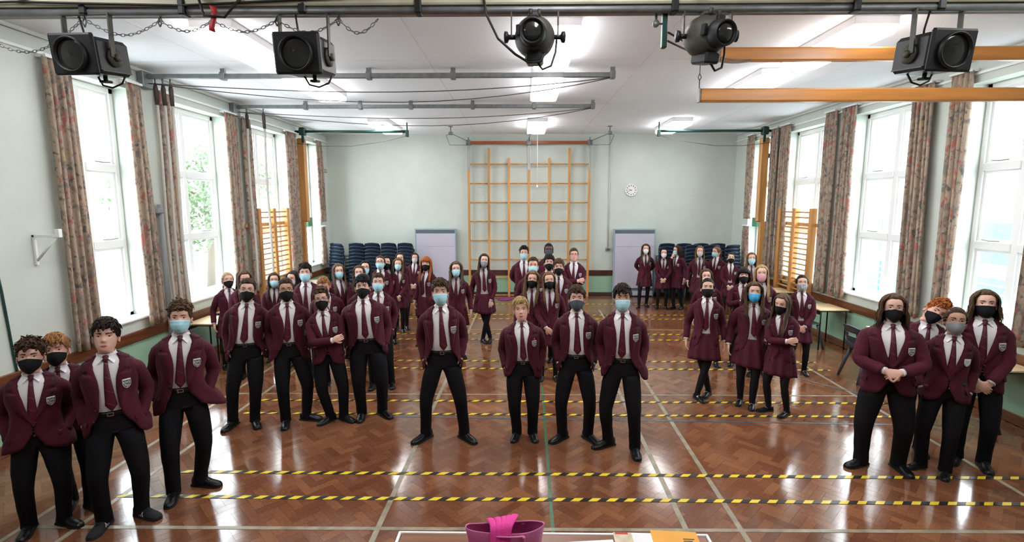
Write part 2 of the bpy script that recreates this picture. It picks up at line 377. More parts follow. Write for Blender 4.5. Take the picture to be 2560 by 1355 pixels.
def head_pt(th, z, off=0.0, disp=True):
    w = np.interp(z, HZ, HW); f = np.interp(z, HZ, HF); b = np.interp(z, HZ, HB)
    s, c = np.sin(th), np.cos(th); q = .92
    x = (w + off) * np.sign(s) * np.abs(s) ** q
    y = np.where(c > 0, -(f + off) * np.abs(c) ** q, (b + off) * np.abs(c) ** q)
    if disp: y = y - face_disp(x, z) * sm(0, .4, c)
    return np.stack([x, y, np.broadcast_to(z, x.shape)], -1)
def face_y(x, z, disp=True):
    w = np.interp(z, HZ, HW); f = np.interp(z, HZ, HF)
    s = np.clip(np.abs(x) / w, 0, .999) ** (1 / .92); c = np.sqrt(1 - s * s)
    return -f * c ** .92 - (face_disp(x, z) if disp else 0)

NS = 40
_t = np.linspace(-pi, pi, NS, endpoint=False); TH = _t - .38 * np.sin(_t)
TZ = np.array([.84, .90, .98, 1.06, 1.14, 1.22, 1.30, 1.33, 1.36, 1.39, 1.42, 1.445, 1.465, 1.483, 1.50])
TW = np.array([.165, .165, .150, .138, .142, .152, .160, .163, .163, .160, .150, .130, .098, .066, .055])
TF = np.array([.100, .100, .095, .092, .094, .096, .094, .090, .085, .080, .073, .064, .054, .047, .043])
TB = np.array([.120, .120, .105, .090, .095, .105, .112, .112, .110, .108, .104, .095, .085, .076, .070])
HEADZ = np.array([-.020, -.010, -.002, .006, .016, .026, .036, .046, .056, .066, .074, .081, .088, .096, .105, .113, .121, .130, .140, .152, .166, .180, .194, .206, .216, .223, .2265])
CHIN = 1.522

def bridge(V, A, B):
    """quads between two index loops of equal length, best rotation and direction"""
    V = np.asarray(V); n = len(A); A = list(A); best = None
    for d in (1, -1):
        Bd = list(B)[::d]
        for k in range(n):
            Bk = Bd[k:] + Bd[:k]
            e = np.sum((V[A] - V[Bk]) ** 2)
            if best is None or e < best[0]: best = (e, Bk)
    Bk = best[1]
    return [(A[i], A[(i + 1) % n], Bk[(i + 1) % n], Bk[i]) for i in range(n)], Bk

def arm_path(S, E, Wr, n=13, r=.055):
    """shoulder - elbow - wrist with a rounded elbow"""
    S, E, Wr = (np.asarray(q, float) for q in (S, E, Wr))
    a = E + (S - E) / np.linalg.norm(S - E) * r; b = E + (Wr - E) / np.linalg.norm(Wr - E) * r
    t = np.linspace(0, 1, 5)[:, None]
    q = (1 - t) ** 2 * a + 2 * t * (1 - t) * E + t * t * b
    u = np.linspace(0, 1, 5)[:-1, None]
    return np.concatenate([S + (a - S) * u, q, (b + (Wr - b) * np.linspace(0, 1, 5)[1:, None])])
def ik(S, T, l1, l2, hint):
    S, T = np.asarray(S, float), np.asarray(T, float); d = T - S; L = np.linalg.norm(d)
    if L > (l1 + l2) * .995: T = S + d / L * (l1 + l2) * .995; d = T - S; L = np.linalg.norm(d)
    u = d / L; a = (l1 * l1 - l2 * l2 + L * L) / (2 * L); h = math.sqrt(max(l1 * l1 - a * a, 0))
    n = np.asarray(hint, float) - (np.asarray(hint, float) @ u) * u; n /= np.linalg.norm(n)
    return S + u * a + n * h, T

HAND_L = [.072, .080, .074, .058]
def add_hand(mb, V0, wrist_loop, W, D, N_, side, curl, spread=.0):
    """palm, four fingers and a thumb grown from the wrist loop; D finger direction, N_ back of the hand"""
    D = D / np.linalg.norm(D); N_ = N_ - (N_ @ D) * D; N_ /= np.linalg.norm(N_); U = np.cross(N_, D) * side   # U towards the thumb
    uu = np.linspace(-1, 1, 9)
    def ring(t, hw, th):
        dors = [(u * hw, th * (1 - .35 * u * u)) for u in uu]; palm = [(u * hw, -th * (1 - .35 * u * u)) for u in uu[::-1]]
        q = dors + [(hw * 1.1, 0)] + palm + [(-hw * 1.1, 0)]
        return np.array([W + D * t + U * a + N_ * b for a, b in q])
    R = [ring(.008, .027, .017), ring(.030, .034, .0155), ring(.052, .040, .0145), ring(.074, .041, .013), ring(.092, .039, .0115)]
    idx = [mb.add(r, []) for r in R]
    V = np.concatenate(mb.v)
    f, _ = bridge(V, wrist_loop, idx[0]); mb.faces(f)
    for k in range(4):
        for j in range(20):
            if k in (1, 2) and j in (8, 9): continue      # the thumb leaves here
            a, b = j, (j + 1) % 20
            mb.faces([(idx[k][a], idx[k][b], idx[k + 1][b], idx[k + 1][a])])
    last = idx[4]; d = last[:9]; m_hi = last[9]; p = last[10:19][::-1]; m_lo = last[19]
    cen = W + D * .092
    mids = {0: m_lo, 4: m_hi}
    for i in (1, 2, 3): mids[i] = mb.add([(V[d[2 * i]] + V[p[2 * i]]) / 2], [])[0]
    for i in range(4):                                     # i = 0 little finger ... 3 index
        base = [d[2 * i], d[2 * i + 1], d[2 * i + 2], mids[i + 1], p[2 * i + 2], p[2 * i + 1], p[2 * i], mids[i]]
        L = HAND_L[3 - i]; c0 = W + D * .094 + U * ((i - 1.5) * .0195)
        dirv = D + U * (i - 1.5) * spread; dirv /= np.linalg.norm(dirv); nv = N_.copy()
        pts = [c0]; rad = [.0092]; ang = 0
        for q, (fr, ca) in enumerate(((.45, curl), (.30, curl * 1.2), (.25, curl * .8))):
            cs, sn = math.cos(ca), math.sin(ca); dirv, nv = dirv * cs - nv * sn, nv * cs + dirv * sn
            pts += [pts[-1] + dirv * L * fr * .5, pts[-1] + dirv * L * fr]; rad += [.0088 - .0009 * q, .0085 - .001 * q]
        pts.append(pts[-1] + dirv * .005); rad.append(.0038)
        rg = tube_rings(np.array(pts)[1:], np.array(rad)[1:], 8, 1.0, up=U)
        ri = [mb.add(r, []) for r in rg]; V = np.concatenate(mb.v)
        f, B = bridge(V, base, ri[0]); mb.faces(f)
        for k in range(len(ri) - 1): mb.faces([(ri[k][j], ri[k][(j + 1) % 8], ri[k + 1][(j + 1) % 8], ri[k + 1][j]) for j in range(8)])
        mb.faces([tuple(ri[-1])])
    base = [idx[1][8], idx[1][9], idx[1][10], idx[2][10], idx[3][10], idx[3][9], idx[3][8], idx[2][8]]
    c0 = W + D * .050 + U * .043; dv = D * .75 + U * .6 - N_ * .35; dv /= np.linalg.norm(dv); d2 = D * .95 + U * .12 - N_ * .3; d2 /= np.linalg.norm(d2)
    pts = np.array([c0, c0 + dv * .018, c0 + dv * .032, c0 + dv * .032 + d2 * .014, c0 + dv * .032 + d2 * .026, c0 + dv * .032 + d2 * .031])
    rg = tube_rings(pts, np.array([.0125, .0118, .0105, .0098, .0085, .004]), 8); ri = [mb.add(r, []) for r in rg]; V = np.concatenate(mb.v)
    f, B = bridge(V, base, ri[0]); mb.faces(f)
    for k in range(len(ri) - 1): mb.faces([(ri[k][j], ri[k][(j + 1) % 8], ri[k + 1][(j + 1) % 8], ri[k + 1][j]) for j in range(8)])
    mb.faces([tuple(ri[-1])])

def oval(z, w, f, b, th, q=.92):
    s, c = np.sin(th), np.cos(th)
    return np.stack([w * np.sign(s) * np.abs(s) ** q, np.where(c > 0, -f, b) * np.abs(c) ** q, np.broadcast_to(z, np.shape(th)) + 0 * th], -1)

def rot_pts(P, ax, a):
    c, s = np.cos(a), np.sin(a); x, y, z = P[..., 0], P[..., 1], P[..., 2]
    if ax == 0: return np.stack([x, y * c - z * s, y * s + z * c], -1)
    if ax == 1: return np.stack([x * c + z * s, y, -x * s + z * c], -1)
    return np.stack([x * c - y * s, x * s + y * c, z], -1)

class Fig:
    """joint positions of one figure, canonical height 1.75, facing -y"""
    def __init__(s, spec):
        s.sp = spec; s.g = spec.get('girth', 1.0); s.px, s.py, s.pz = spec.get('pelvis', (0, 0, 0))
        s.lean, s.fwd, s.tw = spec.get('lean', 0), spec.get('fwd', 0), spec.get('twist', 0)
    def spine(s, P):
        P = np.array(P, float); w = sm(.85, 1.30, P[..., 2]); o = np.array([0, 0, .95]); P = P - o
        P = rot_pts(P, 2, s.tw * w); P = rot_pts(P, 0, s.fwd * w); P = rot_pts(P, 1, s.lean * w)
        return P + o + np.array([s.px, s.py, s.pz])
    def spineM(s):
        R = Matrix.Rotation(s.lean, 4, 'Y') @ Matrix.Rotation(s.fwd, 4, 'X') @ Matrix.Rotation(s.tw, 4, 'Z'); return R

ARMS = {  # wrist target (for the +x arm), elbow hint, finger direction, back of hand, curl
    'pocket': ((.184, -.012, .905), (.42, 1, 0), (-.5, -.08, -1), (.9, -.2, 0), .25),
    'side': ((.262, -.03, .885), (.25, 1, 0), (.0, -.15, -1), (1, -.1, 0), .28),
    'clasp': ((.055, -.205, .915), (1, .5, -.2), (-.75, -.1, -.65), (.2, -1, .1), .35),
    'clasp_mid': ((.065, -.225, 1.075), (1, .45, -.4), (-.95, -.1, -.3), (.1, -.9, .5), .55),
    'cross_in': ((-.07, -.165, 1.13), (.6, -.2, -1), (-1, .45, -.05), (.0, -1, .1), .2),
    'cross_out': ((-.085, -.225, 1.15), (.6, -.3, -1), (-.9, .22, .22), (-.4, -1, .2), .45),
    'behind': ((.07, .185, .96), (1, .5, 0), (-.8, .1, -.6), (.2, 1, 0), .3),
    'mouth': ((.05, -.175, 1.455), (.5, -.4, -1), (-.3, .1, 1), (.3, -1, .2), .6),
    'chest': ((.03, -.235, 1.22), (.8, -.1, -1), (-.6, -.1, .8), (.3, -1, .3), .8),
    'front': ((.13, -.13, .875), (.8, .7, 0), (-.1, -.2, -1), (.5, -1, 0), .25),
}

def lower_loops(fig, mb, grow, leg_r, zcut, waist, seed=0, wr=0.0, sphere_foot=False, waist_z=None):
    """pelvis and two legs as one surface; returns the top loop"""
    g = fig.g; zs = waist; rows = []
    for z in zs:
        w = np.interp(z, TZ, TW) * g + grow; f = np.interp(z, TZ, TF) * g + grow; b = np.interp(z, TZ, TB) * g + grow
        rows.append(fig.spine(oval(z, w, f, b, TH)))
    idx = [mb.add(r, []) for r in rows]
    for k in range(len(idx) - 1):
        mb.faces([(idx[k][j], idx[k][(j + 1) % NS], idx[k + 1][(j + 1) % NS], idx[k + 1][j]) for j in range(NS)])
    bot = idx[0]; fr, bk = NS // 2, 0                      # TH[NS//2] = 0 is the front, TH[0] = -pi the back
    Pf, Pb = rows[0][fr], rows[0][bk]
    mid = mb.add([Pf + (Pb - Pf) * t + np.array([0, 0, -.035]) for t in (.25, .5, .75)], [])
    rng = np.random.default_rng(seed)
    for side in (-1, 1):
        half = [bot[(fr + side * k) % NS] for k in range(NS // 2 + 1)]
        loop = half + list(mid[::-1]); n = len(loop)
        hip, knee, ank = fig.legs[side]
        P = arm_path(hip, knee, ank, r=.07)
        if zcut > 0: P = np.concatenate([P, [ank + np.array([0, 0, -.085])]])
        d = np.concatenate([[0], np.cumsum(np.linalg.norm(np.diff(P, axis=0), axis=1))]); d /= d[-1]
        if zcut > 0:                                        # stop above the ankle
            end = np.interp(zcut, P[::-1, 2], d[::-1]); tt = np.linspace(.13, end, 14)
        else: tt = np.linspace(.13, 1, 14)
        Q = np.stack([np.interp(tt, d, P[:, k]) for k in range(3)], -1)
        rr = np.interp(tt, leg_r[0], leg_r[1]) * (1 + (g - 1) * (1 - .6 * tt))
        if wr:
            rr = rr * (1 + wr * rng.normal(0, 1, len(tt)) * (0.35 + tt)); Q = Q + rng.normal(0, wr * .03, Q.shape) * (tt[:, None] < .95)
        Vc = np.concatenate(mb.v)[loop]; cc = Vc.mean(0); phi = np.arctan2(-(Vc[:, 1] - cc[1]), Vc[:, 0] - cc[0])
        R = tube_rings(Q, rr, n, 1.06, ang=phi)
        if wr:
            a = phi
            for i in range(len(R)):
                c = R[i].mean(0); R[i] = c + (R[i] - c) * (1 + wr * .8 * np.sin(a * 3 + i * 2.1 + rng.uniform(0, 6)))[:, None]
        li = [mb.add(r, []) for r in R]; V = np.concatenate(mb.v)
        li = [np.array(loop)] + li
        for k in range(len(li) - 1): mb.faces([(li[k][j], li[k][(j + 1) % n], li[k + 1][(j + 1) % n], li[k + 1][j]) for j in range(n)])
        if zcut <= 0:
            fy = fig.footyaw[side]; dv = np.array([math.sin(fy), -math.cos(fy), 0]); c = Q[-1]
            for (t, h, rw, rh) in ((.03, -.048, .029, .026), (.09, -.062, .031, .014), (.13, -.068, .024, .009)):
                up = np.array([0, 0, 1.0]); sd = np.cross(dv, up); a = np.linspace(0, 2 * pi, n, endpoint=False)
                ring = c + dv * t + up * h + np.outer(np.cos(a) * rw, sd) + np.outer(np.sin(a) * rh, up)
                ni = mb.add(ring, []); V = np.concatenate(mb.v); f, B = bridge(V, li[-1], ni); mb.faces(f); li.append(np.array(B))
            mb.faces([tuple(li[-1])])
    return idx[-1], rows[-1]

def make_body(fig, skin):
    mb = MB(); g = fig.g; sp = fig.sp
    top, _ = lower_loops(fig, mb, 0, ((0, .3, .52, .62, .8, 1), (.078, .064, .043, .045, .038, .030)), 0, TZ[:3])
    rows = [fig.spine(oval(z, np.interp(z, TZ, TW) * (g if z < 1.44 else 1), np.interp(z, TZ, TF) * (g if z < 1.44 else 1), np.interp(z, TZ, TB), TH)) for z in TZ[3:]]
    idx = [top] + [mb.add(r, []) for r in rows]            # idx[k] is the ring at TZ[k + 2]
    holes = {}
    r0, r1 = 4, 9                                          # rings 1.30 .. 1.445
    for side in (-1, 1):
        k0 = int(np.argmin(np.abs(TH - side * pi / 2))); js = [(k0 - 3 + i) % NS for i in range(6)]
        loop = [idx[r0][j] for j in js] + [idx[r][js[-1]] for r in range(r0 + 1, r1)] + [idx[r1][j] for j in js[::-1]] + [idx[r][js[0]] for r in range(r1 - 1, r0, -1)]
        holes[side] = (set(js[:-1]), loop)
    for k in range(len(idx) - 1):
        for j in range(NS):
            if r0 <= k < r1 and (j in holes[-1][0] or j in holes[1][0]): continue
            mb.faces([(idx[k][j], idx[k][(j + 1) % NS], idx[k + 1][(j + 1) % NS], idx[k + 1][j])])
    # head
    Mh = fig.Mh; prev = idx[-1]
    A = np.array(Mh)[:3, :3]; b = np.array(Mh)[:3, 3]
    hd = []
    for z in HEADZ:
        p = head_pt(TH, z); hd.append(p @ A.T + b)
    hi = [mb.add(r, []) for r in hd]
    ch = [prev] + hi
    for k in range(len(ch) - 1):
        mb.faces([(ch[k][j], ch[k][(j + 1) % NS], ch[k + 1][(j + 1) % NS], ch[k + 1][j]) for j in range(NS)])
    mb.faces([tuple(hi[-1])])
    for side in (-1, 1):                                   # ears
        a = np.linspace(0, 2 * pi, 10, endpoint=False); rg = []
        for (o, sc) in ((0, .7), (.010, 1.0), (.016, 1.0), (.014, .72), (.008, .4)):
            rg.append(np.stack([np.full(10, side * (.069 + o)), .004 + o * .55 + .017 * sc * np.cos(a), .096 + .031 * sc * np.sin(a) - .006 * sc * (np.sin(a) < -.5)], -1) @ A.T + b)
        mb.loft(np.array(rg), True, False, True)
    # arms and hands
    for side in (-1, 1):
        S, E, Wr, D, Nn, curl = fig.arms[side]
        P = arm_path(S, E, Wr)[1:]
        tt = np.linspace(0, 1, len(P)); rr = np.interp(tt, (0, .35, .5, .65, 1), (.052, .044, .040, .041, .026))
        R = tube_rings(P, rr, 20); ri = [mb.add(r, []) for r in R]; V = np.concatenate(mb.v)
        f, B = bridge(V, holes[side][1], ri[0]); mb.faces(f)
        for k in range(len(ri) - 1): mb.faces([(ri[k][j], ri[k][(j + 1) % 20], ri[k + 1][(j + 1) % 20], ri[k + 1][j]) for j in range(20)])
        add_hand(mb, V, ri[-1], Wr, D, Nn, side, curl)
    return mb

BZ = np.array([.76, .80, .90, 1.02, 1.12, 1.24, 1.33, 1.40, 1.432, 1.455, 1.475, 1.495])
BW = np.array([.204, .200, .192, .176, .174, .188, .198, .195, .172, .136, .100, .078])
BF = np.array([.160, .157, .150, .140, .138, .140, .134, .114, .097, .083, .072, .062])
BB = np.array([.168, .165, .155, .135, .130, .140, .145, .134, .120, .106, .094, .084])
def blz(fig, z, th, off=0.0, k=1.0):
    g = fig.g; gz = 1 + (g - 1) * (1 - sm(1.35, 1.47, z))
    if fig.sp.get('sex') == 'f': gz = gz * (1 - .05 * sm(1.5, 1.3, z) * 0 - .06 * np.exp(-((z - 1.08) / .12) ** 2))
    w = np.interp(z, BZ, BW) * gz * k + off; f = np.interp(z, BZ, BF) * gz * k + off; b = np.interp(z, BZ, BB) * (1 + (gz - 1) * .6) * k + off
    if fig.sp.get('sex') == 'f': w = w * (.93 + .07 * sm(1.0, .8, z))
    return oval(z, w, f, b, th)
def opening(fig, z):
    st = fig.sp.get('blazer', 'open'); o = fig.sp.get('openness', 1.0)
    if st == 'open': return np.radians(np.interp(z, (.76, .90, 1.05, 1.2, 1.32, 1.42, 1.46, 1.495), (58, 44, 31, 24, 21, 27, 40, 64))) * (1 + (o - 1) * sm(1.45, 1.2, z))
    return np.radians(np.interp(z, (.76, .86, .95, 1.08, 1.2, 1.32, 1.42, 1.46, 1.495), (20, 9, 2, .6, 11, 19, 27, 40, 64)))

def make_blazer(fig, parent):
    sp = fig.sp; seed = sp['seed']; rng = np.random.default_rng(seed)
    hem = sp.get('hem', .80); mb = MB(); ncol, nrow = 44, 30
    u = np.linspace(0, 1, ncol); rows = []
    ph = rng.uniform(0, 6, 8)
    for i, t in enumerate(np.linspace(0, 1, nrow)):
        t2 = t ** .85; z0 = hem + t2 * (1.495 - hem)
        o = opening(fig, z0); th = o + u * (2 * pi - 2 * o)
        lift = .06 * np.exp(-np.minimum(u, 1 - u) * 22) * sm(.25, 0, t) + .012 * np.sin(th * 2 + ph[0]) * sm(.4, 0, t)
        z = z0 + lift
        P = blz(fig, z, th)
        wv = sm(1.42, 1.2, z0) * (.0045 * np.sin(th * 5 + ph[1] + 6 * z) + .004 * np.sin(th * 9 + ph[2] - 9 * z) + .004 * np.sin(23 * z + ph[3] + 2 * th)) + .006 * sm(1.0, .8, z0) * np.sin(th * 7 + ph[4])
        n = P.copy(); n[:, 2] = 0; n /= np.linalg.norm(n, axis=1)[:, None] + 1e-9
        P = P + n * wv[:, None]
        for side in (-1, 1):                               # the arms push the cloth
            if sp['arms'][(side + 1) // 2] == 'pocket':
                d = np.exp(-((z - .90) / .10) ** 2) * np.exp(-((np.sin(th) * side - .8) / .45) ** 2) * (np.sin(th) * side > 0)
                P[:, 0] += side * .030 * d; P[:, 1] += .03 * d
        fl = sp.get('flare', (0, 0))
        for side, a in zip((-1, 1), fl):
            if a: d = sm(1.05, .78, z) * sm(.2, .9, np.sin(th) * side); P[:, 0] += side * a * d
        P = fig.spine(P)
        rows.append(P)
    mb.loft(np.array(rows), False)
    for side in (-1, 1):
        S, E, Wr, D, Nn, curl = fig.arms[side]
        P = arm_path(S, E, Wr, r=.06)
        inn = S - (S - fig.spine(np.array([0, .01, 1.36]))) * .40
        P = np.concatenate([[inn], P]); P[1] = P[1] * .9 + inn * .1
        d = np.concatenate([[0], np.cumsum(np.linalg.norm(np.diff(P, axis=0), axis=1))]); d /= d[-1]
        tt = np.linspace(0, .985, 22); Q = np.stack([np.interp(tt, d, P[:, k]) for k in range(3)], -1)
        q2 = Q.copy(); q2[1:-1] = (Q[:-2] + 2 * Q[1:-1] + Q[2:]) / 4; Q = q2
        ga = 1 + (fig.g - 1) * .8
        rr = np.interp(tt, (0, .08, .18, .35, .55, .7, 1), (.058, .069, .072, .066, .059, .053, .046)) * ga * (.92 if sp.get('sex') == 'f' else 1)
        R = tube_rings(Q, rr, 18)
        a = np.linspace(0, 2 * pi, 18, endpoint=False); p2 = rng.uniform(0, 6, 4)
        for i in range(len(R)):
            c = R[i].mean(0); k = tt[i]
            amp = .035 + .05 * math.exp(-((k - .55) / .16) ** 2) + .05 * math.exp(-((k - .95) / .1) ** 2)
            R[i] = c + (R[i] - c) * (1 + amp * np.sin(2 * a + 34 * k + p2[0]) * .6 + amp * .6 * np.sin(a + 55 * k + p2[1]))[:, None]
        mb.loft(R, True)
    o = mb.build('blazer', [M_BLAZER, M_LINING], parent)
    md = o.modifiers.new('cloth_thickness', 'SOLIDIFY'); md.thickness = .006; md.offset = -1; md.material_offset = 1; md.material_offset_rim = 0; md.use_even_offset = False
    # lapels and collar
    lm = MB(); st = sp.get('blazer', 'open'); zb = 1.09 if st != 'open' else 1.06
    zz = np.concatenate([np.linspace(zb, 1.36, 12), [1.363, 1.382, 1.386], np.linspace(1.40, 1.492, 7)])
    lw = np.interp(zz, (zb, zb + .06, 1.24, 1.36, 1.363, 1.382, 1.386, 1.44, 1.492), (.004, .030, .062, .086, .060, .046, .062, .058, .05))
    for side in (-1, 1):
        grid = []
        for z, w_ in zip(zz, lw):
            o0 = opening(fig, z); r = max(.06, np.interp(z, BZ, BW) * .8); dth = w_ / r
            th = np.array([o0 - .012, o0 + dth * .04, o0 + dth * .5, o0 + dth, o0 + dth]) * side
            off = np.array([-.004, .009, .013, .010, .001])
            P = np.array([blz(fig, z - (.012 if k == 3 else 0) * (w_ > .05), np.array([t]), of)[0] for k, (t, of) in enumerate(zip(th, off))])
            grid.append(fig.spine(P))
        lm.loft(np.array(grid), False)
    ths = np.linspace(.95, 2 * pi - .95, 30); grid = []
    for z, of in ((1.452, .004), (1.455, .013), (1.478, .014), (1.494, .011), (1.497, .004), (1.482, -.004)):
        grid.append(fig.spine(blz(fig, np.full(30, min(z, 1.495)), ths, of) + np.array([0, 0, max(0, z - 1.495)])))
    lm.loft(np.array(grid), False)
    lm.build('lapels', M_BLAZER, o)
    # breast pocket welt and two buttons
    def on(z, th, of): return fig.spine(blz(fig, np.array([z]), np.array([th]), of))[0]
    for zbn in (1.06, .965):
        bm = MB()
        th0 = (opening(fig, zbn) + .10) if st == 'open' else .03
        c = on(zbn, -th0 if st == 'open' else .03, .006); c2 = on(zbn, -th0 if st == 'open' else .03, .014)
        bm.cyl(c, c2, .0095, 10); bm.build('button', M_LINING, o)
    for side in (-1, 1):                                   # hip pocket flaps
        f2 = MB(); tl = np.linspace(.95, 1.55, 7) * side
        f2.loft(np.array([fig.spine(blz(fig, np.full(7, z), tl, of)) for z, of in ((.955, .006), (.953, .012), (.91, .013), (.905, .006))]), False)
        f2.build('pocket_flap', M_BLAZER, o)
    # the badge on the wearer's left breast
    tb = .66; c = on(1.255, tb, .013); cx = on(1.255, tb + .1, .013) - on(1.255, tb - .1, .013); cz = on(1.30, tb, .013) - on(1.21, tb, .013)
    ex = cx / np.linalg.norm(cx); ez = cz - (cz @ ex) * ex; ez /= np.linalg.norm(ez); ey = np.cross(ez, ex)
    M = Matrix(((ex[0], ey[0], ez[0], c[0]), (ex[1], ey[1], ez[1], c[1]), (ex[2], ey[2], ez[2], c[2]), (0, 0, 0, 1)))
    bo = link_mesh('badge', BADGE[2] if sp.get('plain_badge') else BADGE[0], o, M)
    if not sp.get('plain_badge'): link_mesh('badge_lettering', BADGE[1], bo)
    if sp.get('pin'):
        q = c + ez * .052 - ey * .004; p = MB(); p.tube([q - ex * .012, q, q + ex * .012], [.004, .009, .004], 8); p.tube([q - ez * .016, q, q + ez * .022 + ex * .006], [.003, .006, .002], 8); p.build('lapel_pin', M_PIN, o)
    return o

def badge_meshes():
    sh = [(-.030, .036), (.030, .036), (.031, .0), (.027, -.018), (.015, -.034), (0, -.042), (-.015, -.034), (-.027, -.018), (-.031, .0)]
    def plate(sc, y0, y1, m, mb):
        n = len(sh); v = [(x * sc, y0, z * sc) for x, z in sh] + [(x * sc, y1, z * sc) for x, z in sh]
        mb.add(v, [tuple(range(n, 2 * n))[::1], tuple(range(n))[::-1]] + [(i, (i + 1) % n, n + (i + 1) % n, n + i) for i in range(n)], m, False)
    mb = MB(); plate(1.0, .004, -.002, 1, mb); plate(.90, .004, -.003, 0, mb)
    me0 = mb.build('badge', [M_BADGE, M_BADGEW], link=False)
    mb = MB(); plate(1.0, .004, -.002, 0, mb); plate(.88, .004, -.0032, 0, mb)
    mb.box(-.018, -.0042, .012, .018, -.003, .018, 1); mb.box(-.014, -.0042, -.004, .014, -.003, .003, 1)
    me2 = mb.build('plain_badge', [M_BADGEW, mat('badge_grey_thread', (.35, .35, .38), .7)], link=False)
    mb = MB()
    def st(pts, w=.0042):
        for (x0, z0), (x1, z1) in zip(pts[:-1], pts[1:]):
            d = np.array([x1 - x0, z1 - z0]); d /= np.linalg.norm(d); n = np.array([-d[1], d[0]]) * w / 2
            q = [(x0 + n[0], z0 + n[1]), (x1 + n[0], z1 + n[1]), (x1 - n[0], z1 - n[1]), (x0 - n[0], z0 - n[1])]
            v = [(x, -.0042, z) for x, z in q] + [(x, -.002, z) for x, z in q]
            mb.add(v, [(0, 1, 2, 3), (7, 6, 5, 4), (0, 4, 5, 1), (1, 5, 6, 2), (2, 6, 7, 3), (3, 7, 4, 0)], 0, False)
    zt, zb_ = .018, -.002
    st([(-.024, zt), (-.024, zb_)]); st([(-.011, zt), (-.022, .008)]); st([(-.022, .008), (-.011, zb_)])          # K
    st([(-.006, zt), (-.006, zb_)]); st([(.005, zt), (.005, zb_)]); st([(-.006, .008), (.005, .008)])             # H
    st([(.022, .016), (.014, .018), (.011, .013), (.022, .005), (.019, -.001), (.010, 0)])                        # S
    st([(-.026, .029), (.026, .029)], .007)                                                                       # banner
    st([(-.022, -.008), (.022, -.016)], .005); st([(-.016, -.019), (.014, -.026)], .005); st([(-.004, -.033), (.004, -.034)], .004)
    me1 = mb.build('badge_lettering', M_BADGEW, link=False)
    return me0, me1, me2
BADGE = badge_meshes()

def make_shirt(fig, parent):
    mb = MB(); zs = np.concatenate([[.985, 1.0, 1.02], np.linspace(1.045, 1.40, 9), [1.43, 1.455, 1.475, 1.49]]); th = np.linspace(-pi, pi, 32, endpoint=False)
    th = th - .3 * np.sin(th); rng = np.random.default_rng(fig.sp['seed'] + 3); p = rng.uniform(0, 6, 3); rows = []
    for z in zs:
        P = blz(fig, np.full(32, z), th, -.016 if z < 1.42 else -.010)
        Pt = oval(z, np.interp(z, TZ, TW) * fig.g + .008, np.interp(z, TZ, TF) * fig.g + .008, np.interp(z, TZ, TB) * fig.g + .008, th); kk = float(sm(1.085, 1.02, z)); P = P * (1 - kk) + Pt * kk
        k = (1 - kk) * sm(1.3, 1.0, z) * .006
        n = P.copy(); n[:, 2] = 0; n /= np.linalg.norm(n, axis=1)[:, None]
        P = P + n * (k * np.sin(th * 6 + p[0] + 9 * z) + k * np.sin(th * 11 + p[1]))[:, None]
        rows.append(fig.spine(P))
    mb.loft(np.array(rows), True)
    o = mb.build('shirt', M_SHIRT, parent)
    cm = MB(); th = np.linspace(-pi, pi, 32, endpoint=False); rows = []
    for z, w, f, b in ((1.468, .070, .062, .085), (1.495, .063, .058, .082), (1.515, .060, .056, .080), (1.514, .057, .052, .076)):
        rows.append(fig.spine(oval(z, w, f, b, th)))
    cm.loft(np.array(rows), True)
    for s in (-1, 1):                                      # the two collar points
        Q = np.array([(s * .004, -.064, 1.500), (s * .036, -.060, 1.514), (s * .066, -.020, 1.512), (s * .080, -.012, 1.478), (s * .056, -.098, 1.432), (s * .010, -.084, 1.478)])
        Q2 = Q + np.array([0, .006, -.002]); q = fig.spine(np.concatenate([Q, Q2])); n = 6
        cm.add(q, [tuple(range(n)), tuple(range(2 * n - 1, n - 1, -1))] + [(i, n + i, n + (i + 1) % n, (i + 1) % n) for i in range(n)], 0, False)
    cm.build('shirt_collar', M_SHIRT, o)
    for side in (-1, 1):                                   # cuffs
        S, E, Wr, D, Nn, curl = fig.arms[side]; d = (Wr - E) / np.linalg.norm(Wr - E)
        c = MB(); c.loft(tube_rings([Wr - d * .05, Wr - d * .01, Wr + d * .006, Wr + d * .005], [.036, .036, .037, .031], 14), True); c.build('shirt_cuff', M_SHIRT, o)
    return o

def make_tie(fig, parent):
    mb = MB(); tip = fig.sp.get('tie', 1.04)
    def fy(z): return blz(fig, np.array([z]), np.array([0.0]), -.016 if z < 1.42 else -.010)[0][1]
    R = []
    sway = np.random.default_rng(fig.sp['seed'] + 9).normal(0, .012)
    zs = np.concatenate([np.linspace(1.452, tip + .05, 9), [tip + .02, tip]]); ws = np.concatenate([np.linspace(.013, .041, 9), [.020, .002]])
    for z, w in zip(zs, ws):
        y = fy(z) - .010; x0 = sway * (1.45 - z) / .4
        R.append([(x0 - w, y, z), (x0 - w * .5, y - .005, z), (x0 + w * .5, y - .005, z), (x0 + w, y, z), (x0 + w * .5, y + .004, z), (x0 - w * .5, y + .004, z)])
    mb.loft(fig.spine(np.array(R)), True, True, True)
    o = mb.build('tie', M_TIE, parent)
    kb = MB(); R = []
    for z, w, d in ((1.497, .019, .012), (1.488, .023, .018), (1.468, .019, .019), (1.450, .014, .014), (1.445, .010, .008)):
        y = np.interp(z, (1.44, 1.50), (-.086, -.062)) - .006; a = np.linspace(0, 2 * pi, 8, endpoint=False)
        R.append(np.stack([w * np.cos(a), y - d * np.sin(a) * .8, np.full(8, z)], -1))
    kb.loft(fig.spine(np.array(R)), True, True, True); kb.build('knot', M_TIE, o)
    return o

